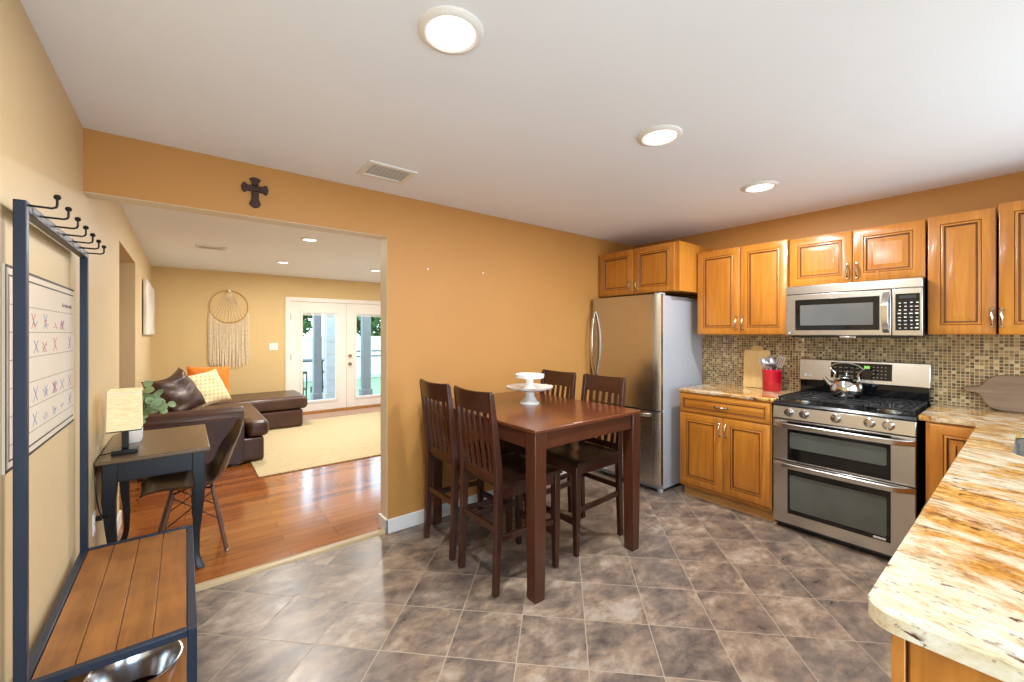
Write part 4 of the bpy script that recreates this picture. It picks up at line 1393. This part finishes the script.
def make_chair(lab):
    t = thing('counter_chair', lab, 'chair', (0, 0, 0), 'cherry counter chairs around the table')
    W = 0.176
    back = lambda z: (-0.235 + 0.02 * min(1, z / 0.45)) if z < 0.62 else (-0.215 - 0.055 * ((z - 0.62) / 0.48) ** 1.15)
    for s in (-1, 1):
        zs = [0, 0.12, 0.25, 0.4, 0.55, 0.62, 0.72, 0.84, 0.96, 1.095]
        MB().sweep_rect([(back(z), s * W, z) for z in zs], 0.032, [0.034, 0.036, 0.04, 0.044, 0.046, 0.046, 0.042, 0.038, 0.034, 0.028], (0, 1, 0)).build('rear_leg', 'cherry_chair', t, bevel=0.004)
        rr = lambda h_, z: [(0.215 - h_, s * W - h_, z), (0.215 + h_, s * W - h_, z), (0.215 + h_, s * W + h_, z), (0.215 - h_, s * W + h_, z)]
        MB().loft([rr(0.015, 0), rr(0.021, 0.3), rr(0.022, 0.57)]).build('front_leg', 'cherry_chair', t, bevel=0.004)
        MB().bar((-0.21, s * W, 0.30), (0.2, s * W, 0.285), 0.02, 0.034).build('side_stretcher', 'cherry_chair', t, bevel=0.003)
        MB().box(-0.2, 0.2, s * W - 0.011, s * W + 0.011, 0.515, 0.575).build('side_rail', 'cherry_chair', t)
    MB().box(0.205, 0.225, -W, W, 0.19, 0.23).build('foot_rest', 'cherry_chair', t, bevel=0.003)
    MB().box(-0.232, -0.21, -W, W, 0.33, 0.365).build('back_stretcher', 'cherry_chair', t, bevel=0.003)
    MB().box(0.204, 0.224, -W, W, 0.515, 0.575).build('front_rail', 'cherry_chair', t)
    MB().box(-0.226, -0.206, -W, W, 0.60, 0.645).build('back_rail', 'cherry_chair', t, bevel=0.003)
    # saddle seat
    n = 14
    top, bot = [], []
    mb = MB()
    vs_, fs = [], []
    for i in range(n + 1):
        for j in range(n + 1):
            a, b = -1 + 2 * i / n, -1 + 2 * j / n
            x, y = 0.012 + 0.228 * a, 0.212 * b * (1.0 if a > 0 else 1.0 + 0.06 * a)
            dip = 0.012 * math.exp(-((a + 0.15) ** 2) * 2.2) * (math.exp(-((abs(b) - 0.42) ** 2) * 9))
            edge = 0.008 * max(abs(a), abs(b)) ** 10
            vs_.append((x, y, 0.606 - dip - edge))
    m2 = (n + 1) ** 2
    vs_ += [(x, y, 0.575) for x, y, z in vs_]
    for i in range(n):
        for j in range(n):
            k = i * (n + 1) + j
            fs.append((k, k + 1, k + n + 2, k + n + 1))
            fs.append((m2 + k, m2 + k + n + 1, m2 + k + n + 2, m2 + k + 1))
    for i in range(n):
        for p, q in ((i, i + 1), (n * (n + 1) + i, n * (n + 1) + i + 1), (i * (n + 1), (i + 1) * (n + 1)), (i * (n + 1) + n, (i + 1) * (n + 1) + n)):
            fs.append((p, q, q + m2, p + m2))
    mb.add(vs_, fs)
    part(mb.build('seat', 'seatwood', t, smooth=50), 'near black saddle seat')
    # curved crest
    rings = []
    for i in range(13):
        y = -0.188 + 0.376 * i / 12
        sag = -0.022 * (1 - (y / 0.192) ** 2)
        lo, hi = 0.985, 1.098 + 0.008 * (y / 0.192) ** 2
        rings.append([(back(lo) + sag - 0.010, y, lo), (back(lo) + sag + 0.011, y, lo), (back(hi) + sag + 0.009, y, hi), (back(hi) + sag - 0.010, y, hi)])
    MB().loft(rings).build('crest_rail', 'cherry_chair', t, bevel=0.004)
    for k in range(5):
        y = -0.116 + 0.058 * k
        MB().sweep_rect([(back(z) - (0.016 * (1 - (y / 0.2) ** 2) * (z - 0.62) / 0.37), y, z) for z in (0.635, 0.75, 0.87, 0.995)], 0.026, 0.011, (0, 1, 0)).build('slat', 'cherry_chair', t)
    return t


c0 = make_chair('cherry slat back chair on the living room side of the table, nearer the camera')
c0.location = (1.55, 1.985, 0)
dup(c0, (1.55, 2.445, 0), 0, 'cherry slat back chair on the living room side, next to the orange wall')
dup(c0, (2.17, 1.99, 0), PI, 'cherry slat back chair on the fridge side of the table, nearer the stove')
dup(c0, (2.17, 2.465, 0), PI, 'cherry slat back chair on the fridge side of the table, next to the orange wall')

# cake stands
SX_, SY_ = 1.955, 2.27
cs = thing('cake_stand', 'large white pedestal cake stand on the table under a small one', 'cake stand', (SX_, SY_, TZ))
MB().lathe([(0.001, 0), (0.066, 0), (0.066, 0.006), (0.05, 0.02), (0.034, 0.05), (0.03, 0.075), (0.04, 0.085), (0.001, 0.086)], (SX_, SY_, TZ), 32).scale(1.07, (SX_, SY_, TZ)).build('pedestal', 'ceramic', cs)
pl = []
rings = []
for (r, z, sc) in ((0.04, 0.084, 0), (0.11, 0.092, 0), (0.150, 0.104, 0.006), (0.158, 0.116, 0.007), (0.148, 0.114, 0.006), (0.11, 0.102, 0), (0.03, 0.098, 0)):
    rings.append([(SX_ + (r + sc * cos(a * 12)) * cos(a), SY_ + (r + sc * cos(a * 12)) * sin(a), TZ + z) for a in [2 * PI * i / 72 for i in range(72)]])
MB().loft(rings).scale(1.07, (SX_, SY_, TZ)).build('plate', 'ceramic', cs)
c2z = TZ + 0.1105
c2 = thing('cake_stand', 'small white pedestal cake stand stacked on the large one', 'cake stand', (SX_ - 0.005, SY_, c2z))
MB().lathe([(0.001, 0), (0.044, 0), (0.042, 0.006), (0.03, 0.018), (0.024, 0.05), (0.03, 0.066), (0.001, 0.067)], (SX_, SY_, c2z), 28).scale(1.07, (SX_, SY_, c2z)).build('pedestal', 'ceramic', c2)
MB().lathe([(0.001, 0.066), (0.085, 0.068), (0.096, 0.070), (0.098, 0.078), (0.1, 0.094), (0.094, 0.095), (0.09, 0.088), (0.001, 0.086)], (SX_, SY_, c2z), 44).scale(1.07, (SX_, SY_, c2z)).build('plate', 'ceramic', c2)

# ------------------------------------------------------------------ hall tree with bench
HX0, HX1, HY0, HY1 = -0.362, 0.031, 1.695, 2.618
T = 0.025
BZ = 0.463
ht = thing('hall_tree_bench', 'dark metal hall tree with wooden bench and coat hooks on the left wall', 'hall tree', ((HX0 + HX1) / 2, (HY0 + HY1) / 2, 0))


def sq(mb, p, q, t=T):
    x0, x1 = sorted((p[0], q[0]))
    y0, y1 = sorted((p[1], q[1]))
    z0, z1 = sorted((p[2], q[2]))
    mb.box(x0, max(x1, x0 + t), y0, max(y1, y0 + t), z0, max(z1, z0 + t))
    return mb


for y in (HY0, HY1 - T):
    MB().box(HX0, HX0 + T, y, y + T, 0, 1.78).build('back_post', 'navymetal', ht, bevel=0.002)
    MB().box(HX1 - T, HX1, y, y + T, 0, BZ).build('leg', 'navymetal', ht, bevel=0.002)
MB().box(HX0, HX0 + T, HY0 + T, HY1 - T, 1.75, 1.78).build('top_rail', 'navymetal', ht, bevel=0.002)
f = MB()
f.box(HX0 + T, HX1 - T, HY0, HY0 + T, BZ - 0.023, BZ).box(HX0 + T, HX1 - T, HY1 - T, HY1, BZ - 0.023, BZ)
f.box(HX1 - T, HX1, HY0 + T, HY1 - T, BZ - 0.023, BZ).box(HX0, HX0 + T, HY0 + T, HY1 - T, BZ - 0.023, BZ)
f.build('seat_frame', 'navymetal', ht, bevel=0.002)
f = MB()
f.box(HX0 + T, HX1 - T, HY0, HY0 + T, 0.13, 0.155).box(HX0 + T, HX1 - T, HY1 - T, HY1, 0.13, 0.155)
f.box(HX1 - T, HX1, HY0 + T, HY1 - T, 0.13, 0.155).box(HX0, HX0 + T, HY0 + T, HY1 - T, 0.13, 0.155)
f.build('shelf_frame', 'navymetal', ht, bevel=0.002)
for nm, z in (('seat_plank', BZ - 0.004), ('shelf_plank', 0.151)):
    xs = [HX0 + T + 0.001 + i * (HX1 - HX0 - 2 * T - 0.002) / 4 for i in range(5)]
    for i in range(4):
        MB().box(xs[i] + 0.001, xs[i + 1] - 0.001, HY0 + T, HY1 - T, z - 0.018, z).build(nm, 'plank', ht, bevel=0.0015)
for i in range(7):
    y = 1.722 + i * 0.144
    xh = HX0 + T * 0.7
    m_ = MB().tube([(xh, y, 1.772), (xh + 0.05, y, 1.772), (xh + 0.058, y, 1.776), (xh + 0.06, y, 1.783), (xh + 0.06, y, 1.8)], 0.0032, 7)
    m_.lathe([(0.001, -0.008), (0.006, -0.006), (0.0085, 0.0), (0.006, 0.006), (0.001, 0.008)], (xh + 0.06, y, 1.805), 12)
    part(m_.build('coat_hook', 'hookmetal', ht), 'upturned black coat hook with ball tip')

BX, BY = -0.135, 1.932
bw = thing('dog_bowl', 'shiny steel bowl on the shelf under the bench', 'bowl', (BX, BY, 0.152))
MB().lathe([(0.001, 0.0), (0.078, 0.0), (0.086, 0.006), (0.108, 0.06), (0.122, 0.112), (0.1285, 0.117), (0.129, 0.121), (0.124, 0.122), (0.119, 0.116), (0.104, 0.062), (0.082, 0.012), (0.001, 0.010)], (BX, BY, 0.152), 48, cap=False).build('steel_bowl', 'bowlsteel', bw)
part(MB().lathe([(0.001, 0.016), (0.04, 0.017), (0.0845, 0.016)], (BX, BY, 0.152), 36, cap=False).build('dark_disc', 'blackglass', bw), 'dark disc in the bottom')  # plain dark glossy disc laid in the bowl

# wall calendar behind the hall tree
CY0, CY1, CZ0, CZ1 = 1.715, 2.60, 1.04, 1.607
wc = thing('wall_calendar', 'large dry erase month calendar with coloured writing on the left wall', 'calendar', (XL, 2.15, CZ0))
px = XL + 0.006
MB().box(XL, px, CY0, CY1, CZ0, CZ1).build('board', 'board_white', wc)


def lines(segs, w, mat, nm, x=px):
    m_ = MB()
    for (ya, za, yb, zb) in segs:
        L = math.hypot(yb - ya, zb - za) or 1
        ox, oz = -(zb - za) / L * w / 2, (yb - ya) / L * w / 2
        m_.add([(x, ya - ox, za - oz), (x, yb - ox, zb - oz), (x, yb + ox, zb + oz), (x, ya + ox, za + oz), (x + 0.0006, ya - ox, za - oz), (x + 0.0006, yb - ox, zb - oz), (x + 0.0006, yb + ox, zb + oz), (x + 0.0006, ya + ox, za + oz)],
               [(0, 1, 2, 3), (4, 5, 6, 7), (0, 1, 5, 4), (1, 2, 6, 5), (2, 3, 7, 6), (3, 0, 4, 7)])
    o = m_.build(nm, mat, wc)
    if 'handwriting' in nm or 'script' in nm:
        o['kind'] = 'stuff'


def rect(d):
    return [(CY0 + d, CZ0 + d, CY1 - d, CZ0 + d), (CY0 + d, CZ1 - d, CY1 - d, CZ1 - d)]


lines(rect(0.004) + [(CY0 + 0.0045, CZ0, CY0 + 0.0045, CZ1)], 0.008, 'ink', 'border')
lines(rect(0.028) + [(CY0 + 0.03, CZ0 + 0.028, CY0 + 0.03, CZ1 - 0.028)], 0.005, 'ink', 'inner_border')
gz = [1.11 + i * 0.078 for i in range(6)]
lines([(CY0 + 0.03, z, CY1 - 0.03, z) for z in gz], 0.0022, 'greyline', 'grid')
rn = random.Random(11)
for mat, nm, cnt in (('redink', 'red_handwriting', 18), ('violetink', 'violet_handwriting', 16), ('blueink', 'blue_handwriting', 14)):
    sg = []
    for i in range(cnt):
        y, z = CY0 + 0.12 + rn.randrange(6) * 0.125 + rn.uniform(0, 0.03), gz[rn.randrange(5)] + 0.012
        a, b = rn.uniform(0.03, 0.06), rn.uniform(0.03, 0.05)
        if rn.random() < 0.6:
            sg += [(y, z, y + a, z + b), (y, z + b, y + a, z)]
        else:
            for q in range(3):
                sg.append((y + q * 0.018, z + rn.uniform(0, 0.03), y + q * 0.018 + 0.014, z + rn.uniform(0, 0.03)))
    lines(sg, 0.0035, mat, nm)
sg = []
for q in range(14):
    sg.append((2.37 + q * 0.012, 1.523 + 0.008 * (q % 2), 2.37 + q * 0.012 + 0.012, 1.523 + 0.008 * ((q + 1) % 2) + 0.006 * (q % 3 == 0)))
lines(sg, 0.004, 'ink', 'script_line')

# outlet with the lamp plug
ou = thing('wall_outlet', 'white wall outlet beside the far end of the bench', 'outlet', (XL, 3.12, 0.40))
MB().box(XL, XL + 0.006, 3.085, 3.16, 0.345, 0.46).build('plate', 'white', ou, bevel=0.002)
MB().box(XL + 0.005, XL + 0.009, 3.105, 3.14, 0.365, 0.395).box(XL + 0.005, XL + 0.009, 3.105, 3.14, 0.41, 0.44).build('sockets', 'ceramic', ou)

# ------------------------------------------------------------------ desk, lamp, plant, chair
DX0, DX1, DY0, DY1, DZ = -0.378, 0.12, 3.10, 3.91, 0.73
dk = thing('writing_desk', 'small black desk with a worn brown top and curved legs by the left wall', 'desk', ((DX0 + DX1) / 2, (DY0 + DY1) / 2, 0))
part(MB().box(DX0, DX1, DY0, DY1, DZ - 0.022, DZ).build('desktop', 'desktop', dk, bevel=0.006, seg=3), 'worn brown top')
i_ = 0.03
f = MB().box(DX0 + i_, DX1 - i_, DY0 + i_, DY0 + i_ + 0.02, 0.60, DZ - 0.022).box(DX0 + i_, DX1 - i_, DY1 - i_ - 0.02, DY1 - i_, 0.60, DZ - 0.022)
f.box(DX0 + i_, DX0 + i_ + 0.02, DY0 + i_, DY1 - i_, 0.60, DZ - 0.022).box(DX1 - i_ - 0.02, DX1 - i_, DY0 + i_, DY1 - i_, 0.60, DZ - 0.022)
f.build('apron', 'deskblack', dk, bevel=0.002)
for x, sx in ((DX0 + 0.055, -1), (DX1 - 0.055, 1)):
    for y, sy in ((DY0 + 0.055, -1), (DY1 - 0.055, 1)):
        prof = [(0.708, 0.032, 0.0), (0.6, 0.032, 0.0), (0.5, 0.029, 0.004), (0.35, 0.023, -0.002), (0.2, 0.018, -0.012), (0.08, 0.015, -0.010), (0.03, 0.017, 0.0), (0.0, 0.020, 0.012)]
        rings = []
        for z, hw, o_ in prof:
            xx, yy = x + sx * o_, y + sy * o_
            rings.append([(xx - hw, yy - hw, z), (xx + hw, yy - hw, z), (xx + hw, yy + hw, z), (xx - hw, yy + hw, z)])
        MB().loft(rings).build('leg', 'deskblack', dk, bevel=0.005)

LX, LY = -0.27, 3.255
tl = thing('table_lamp', 'black table lamp with a square linen shade on the desk', 'lamp', (LX, LY, DZ))
MB().box(LX - 0.055, LX + 0.055, LY - 0.055, LY + 0.055, DZ, DZ + 0.028).build('base', 'black', tl, bevel=0.004)
MB().box(LX - 0.015, LX + 0.015, LY - 0.015, LY + 0.015, DZ + 0.028, 0.90).build('stem', 'black', tl, bevel=0.002)
hw0, hw1 = 0.072, 0.068
rr = lambda h_, z: [(LX - h_, LY - h_, z), (LX + h_, LY - h_, z), (LX + h_, LY + h_, z), (LX - h_, LY + h_, z)]
part(MB().loft([rr(hw0 - 0.003, 0.868), rr(hw0, 0.868), rr(hw1, 1.095), rr(hw1 - 0.003, 1.095), rr(hw0 - 0.003, 0.868)], cap=False).build('shade', 'shade', tl), 'cream linen shade')
MB().box(LX - 0.0705, LX + 0.0705, LY - 0.0705, LY + 0.0705, 1.078, 1.082).build('shade_trim', 'ceramic', tl)
MB().box(LX - 0.074, LX + 0.074, LY - 0.074, LY + 0.074, 0.864, 0.870).build('shade_bottom_trim', 'black', tl)
MB().tube([(LX - 0.05, LY + 0.02, DZ + 0.006), (-0.375, 3.24, DZ + 0.006), (-0.3795, 3.18, 0.72), (-0.372, 3.07, 0.66), (-0.365, 3.05, 0.56), (-0.355, 3.06, 0.48), (-0.345, 3.09, 0.43), (XL + 0.055, 3.122, 0.425), (XL + 0.03, 3.122, 0.425)], 0.0035, 7).build('cord', 'black', tl)
MB().box(XL + 0.009, XL + 0.035, 3.108, 3.137, 0.413, 0.437).build('plug', 'black', tl, bevel=0.003)

PX, PY = -0.262, 3.55
pp = thing('potted_plant', 'round leaved green plant in a white pot behind the lamp', 'plant', (PX, PY, DZ))
MB().lathe([(0.001, 0), (0.042, 0), (0.048, 0.01), (0.052, 0.09), (0.05, 0.094), (0.047, 0.085), (0.001, 0.08)], (PX, PY, DZ), 28).build('pot', 'ceramic', pp)
stm, lv = MB(), MB()
rn = random.Random(21)


def leaf(mb, p, d, s):
    d = d.normalized()
    sd = d.cross(Vector((rn.uniform(-0.5, 0.5), -1, rn.uniform(-0.1, 0.9)))).normalized()
    up = sd.cross(d)
    pts = [p]
    out = []
    for i in range(9):
        t = i / 8
        w_ = sin(PI * t) ** 0.6 * 0.46 * s
        out.append((t, w_))
    L = [p + d * (t * s) + sd * w_ + up * (0.12 * s * sin(PI * t)) for t, w_ in out]
    R = [p + d * (t * s) - sd * w_ + up * (0.12 * s * sin(PI * t)) for t, w_ in out]
    C = [p + d * (t * s) for t, w_ in out]
    n_ = len(out)
    mb.add(L + C + R, [(i, i + 1, n_ + i + 1, n_ + i) for i in range(n_ - 1)] + [(n_ + i, n_ + i + 1, 2 * n_ + i + 1, 2 * n_ + i) for i in range(n_ - 1)])


for i in range(9):
    a = rn.uniform(-0.9, 1.0) if i < 10 else rn.uniform(0, 2 * PI)
    rch = rn.uniform(0.05, 0.11)
    hgt = rn.uniform(0.08, 0.30)
    if i == 0:
        a, rch, hgt = -0.1, 0.15, 0.20
    if PX + rch * cos(a) < XL + 0.06:
        rch = 0.06
    p0 = Vector((PX + 0.02 * cos(a), PY + 0.02 * sin(a), DZ + 0.085))
    p1 = p0 + Vector((rch * 0.4 * cos(a), rch * 0.4 * sin(a), hgt * 0.8))
    p2 = p0 + Vector((rch * cos(a), rch * sin(a), hgt if i % 3 else hgt - 0.06))
    stm.tube([p0, p1, p2], [0.0028, 0.0022, 0.0016], 5)
    for q in range(4):
        t = 0.35 + 0.65 * q / 3
        base = p0.lerp(p1, t * 2) if t < 0.5 else p1.lerp(p2, t * 2 - 1)
        b = a + (1.3 if q % 2 else -1.3) * (0.4 if q == 3 else 1)
        leaf(lv, base, Vector((cos(b), 0.6 * sin(b), rn.uniform(-0.6, 0.8))), rn.uniform(0.048, 0.064))
stm.build('stems', 'stem', pp)
lv.build('leaves', 'leaf', pp)

# moulded shell chair, tucked under the desk from its open long side (faces -x)
QX, QY = 0.02, 3.46
sc_ = thing('shell_chair', 'brown moulded shell chair with splayed wooden legs at the desk', 'chair', (QX, QY, 0))
# profile along the seat: (x, z, half width) from the front lip to the top of the back
prof = [(-0.235, 0.415, 0.19), (-0.215, 0.44, 0.205), (-0.13, 0.432, 0.225), (-0.02, 0.418, 0.232), (0.08, 0.415, 0.235), (0.14, 0.43, 0.23), (0.185, 0.47, 0.225), (0.215, 0.54, 0.222), (0.24, 0.62, 0.215), (0.268, 0.70, 0.195), (0.292, 0.77, 0.155), (0.305, 0.80, 0.10)]
rings_t, n = [], 14
vs_, fs = [], []
for k, (x, z, hw) in enumerate(prof):
    d = Vector((prof[min(k + 1, len(prof) - 1)][0] - prof[max(k - 1, 0)][0], 0, prof[min(k + 1, len(prof) - 1)][1] - prof[max(k - 1, 0)][1])).normalized()
    nrm = Vector((-d.z, 0, d.x))
    curl = 0.055 if 2 <= k <= 8 else 0.02
    for j in range(n + 1):
        b = -1 + 2 * j / n
        vs_.append(Vector((QX + x, QY + hw * b, z)) + nrm * (curl * abs(b) ** 2.6))
for k in range(len(prof) - 1):
    for j in range(n):
        a = k * (n + 1) + j
        fs.append((a, a + 1, a + n + 2, a + n + 1))
sh = MB().add(vs_, fs).build('seat_shell', 'shellbrown', sc_, smooth=60)
md = sh.modifiers.new('solid', 'SOLIDIFY')
md.thickness = 0.008
md = sh.modifiers.new('subsurf', 'SUBSURF')
md.levels = md.render_levels = 1
tops = {}
for sx, fx in ((-1, -0.175), (1, 0.195)):
    for sy in (-1, 1):
        a, b = Vector((QX + 0.02 + sx * 0.10, QY + sy * 0.10, 0.405)), Vector((QX + fx, QY + sy * 0.185, 0.0))
        tops[(sx, sy)] = (a, b)
        lg = MB().tube([a, a.lerp(b, 0.95), b], [0.011, 0.013, 0.012], 12).build('leg', 'legwood', sc_)
        MB().lathe([(0.012, 0), (0.015, 0.002), (0.015, 0.012), (0.012, 0.014)], tuple(b), 12).build('foot_cap', 'nickel', lg)
wr = MB()
for (p, q) in (((-1, -1), (1, -1)), ((1, -1), (1, 1)), ((1, 1), (-1, 1)), ((-1, 1), (-1, -1))):
    for u0_, u1_ in ((0.05, 0.5), (0.5, 0.05)):
        wr.tube([tops[p][0].lerp(tops[p][1], u0_), tops[q][0].lerp(tops[q][1], u1_)], 0.0035, 6)
wr.tube([tops[(-1, -1)][0], tops[(1, 1)][0]], 0.005, 6)
wr.tube([tops[(-1, 1)][0], tops[(1, -1)][0]], 0.005, 6)
wr.build('wire_brace', 'darkwire', sc_)

# ------------------------------------------------------------------ sofa
so = thing('sectional_sofa', 'dark brown leather sectional sofa with a chaise at the far end', 'sofa', (0.3, 6.5, 0))
SXB = XL + 0.03
am = MB()
ol = [(5.27, 0.02), (5.27, 0.53)] + corner_arc((5.37, 0.53), 0.10, PI, 0, 12) + [(5.47, 0.02)]
am.prism(ol, SXB, 0.50, lambda a, b, h_: (h_, a, b))
am.build('arm', 'leather', so, bevel=0.03, seg=4)
MB().box(SXB, 0.69, 5.30, 6.85, 0.02, 0.275).build('base', 'leather', so, bevel=0.03, seg=4)
MB().box(SXB, 1.40, 6.86, 7.75, 0.02, 0.275).build('chaise_base', 'leather', so, bevel=0.035, seg=4)
bk_ = MB().box(SXB, SXB + 0.11, 5.47, 7.95, 0.02, 0.60).box(SXB, 0.7, 7.75, 7.96, 0.06, 0.42)
bk_.build('back', 'leather', so, bevel=0.04, seg=4)
sc1 = MB().prism([(SXB + 0.14, 5.48), (0.53, 5.48), (0.53, 5.29), (0.74, 5.29), (0.74, 6.84), (SXB + 0.14, 6.84)], 0.28, 0.455)
sc1.build('seat_cushion', 'leather', so, bevel=0.055, seg=5)
MB().box(SXB + 0.14, 1.47, 6.85, 7.74, 0.28, 0.47).build('chaise_cushion', 'leather', so, bevel=0.06, seg=5)
for x, y, z in ((-0.25, 5.36, 0), (0.42, 5.36, 0), (0.62, 5.40, 0.0125), (1.33, 6.95, 0.0125), (1.33, 7.66, 0), (-0.25, 7.66, 0)):
    MB().box(x - 0.03, x + 0.03, y - 0.03, y + 0.03, z, 0.03).build('foot', 'black', so)


def pillow(mb, c, size, thick, rotm, n=22, sag=0.0):
    vs_, fs = [], []
    c = Vector(c)
    for s in (1, -1):
        for i in range(n + 1):
            for j in range(n + 1):
                a, b = -1 + 2 * i / n, -1 + 2 * j / n
                ed = max(0.0, (1 - a ** 4)) ** 0.5 * max(0.0, (1 - b ** 4)) ** 0.5
                pinch = 1 - 0.07 * (1 - a * a) * abs(b) ** 4 - 0.0
                pinch2 = 1 - 0.07 * (1 - b * b) * abs(a) ** 4
                wr_ = 0.004 * sin(5 * a + 9 * b * b + 2 * a * b) + 0.004 * sin(8 * b - 5 * a * a + 1)
                p = Vector((a * size[0] / 2 * pinch2, s * (thick / 2 * ed) + wr_ * ed * (1 + 3 * sag), b * size[1] / 2 * pinch - sag * 0.04 * (1 - a * a) * (b + 1)))
                vs_.append(c + rotm @ p)
    m2 = (n + 1) ** 2
    for i in range(n):
        for j in range(n):
            k = i * (n + 1) + j
            fs.append((k, k + 1, k + n + 2, k + n + 1))
            fs.append((m2 + k, m2 + k + n + 1, m2 + k + n + 2, m2 + k + 1))
    return mb.add(vs_, fs)


def R3(rx, ry, rz):
    return (Matrix.Rotation(rz, 3, 'Z') @ Matrix.Rotation(ry, 3, 'Y') @ Matrix.Rotation(rx, 3, 'X'))


def frame_of(u, v):
    """cushion axes: u along the bottom edge, v up the side; the faces look along u x v"""
    u, v = Vector(u).normalized(), Vector(v)
    n_ = u.cross(v).normalized()
    v = n_.cross(u)
    return Matrix((u, -n_, v)).transposed()


pm = pillow(MB(), (-0.085, 5.80, 0.765), (0.42, 0.50), 0.24, frame_of((0.5, 0.42, 0.2), (-0.2, 0.16, 0.5)), sag=0.6)
tag(pm.build('leather_cushion', 'leather_soft', smooth=70), 'large crumpled dark leather back cushion nearest the desk', 'cushion')
pm = pillow(MB(), (0.205, 6.08, 0.765), (0.42, 0.42), 0.11, frame_of((0.36, 0.25, 0.06), (-0.2, 0.14, 0.42)))
tag(pm.build('patterned_cushion', 'pattern', smooth=70), 'cream diamond patterned square cushion propped on the sofa', 'cushion')
pm = pillow(MB(), (0.24, 6.5, 0.775), (0.46, 0.46), 0.13, frame_of((0.4, 0.06, -0.02), (-0.06, 0.14, 0.45)))
tag(pm.build('orange_cushion', 'orangecloth', smooth=70), 'plain orange cushion behind the patterned one', 'cushion')

rg = MB()
rg.box(0.565, 3.6, 4.72, 7.3, 0.0, 0.012)
tag(rg.build('area_rug', 'rug', bevel=0.004), 'cream woven area rug on the hardwood in front of the sofa', 'rug')
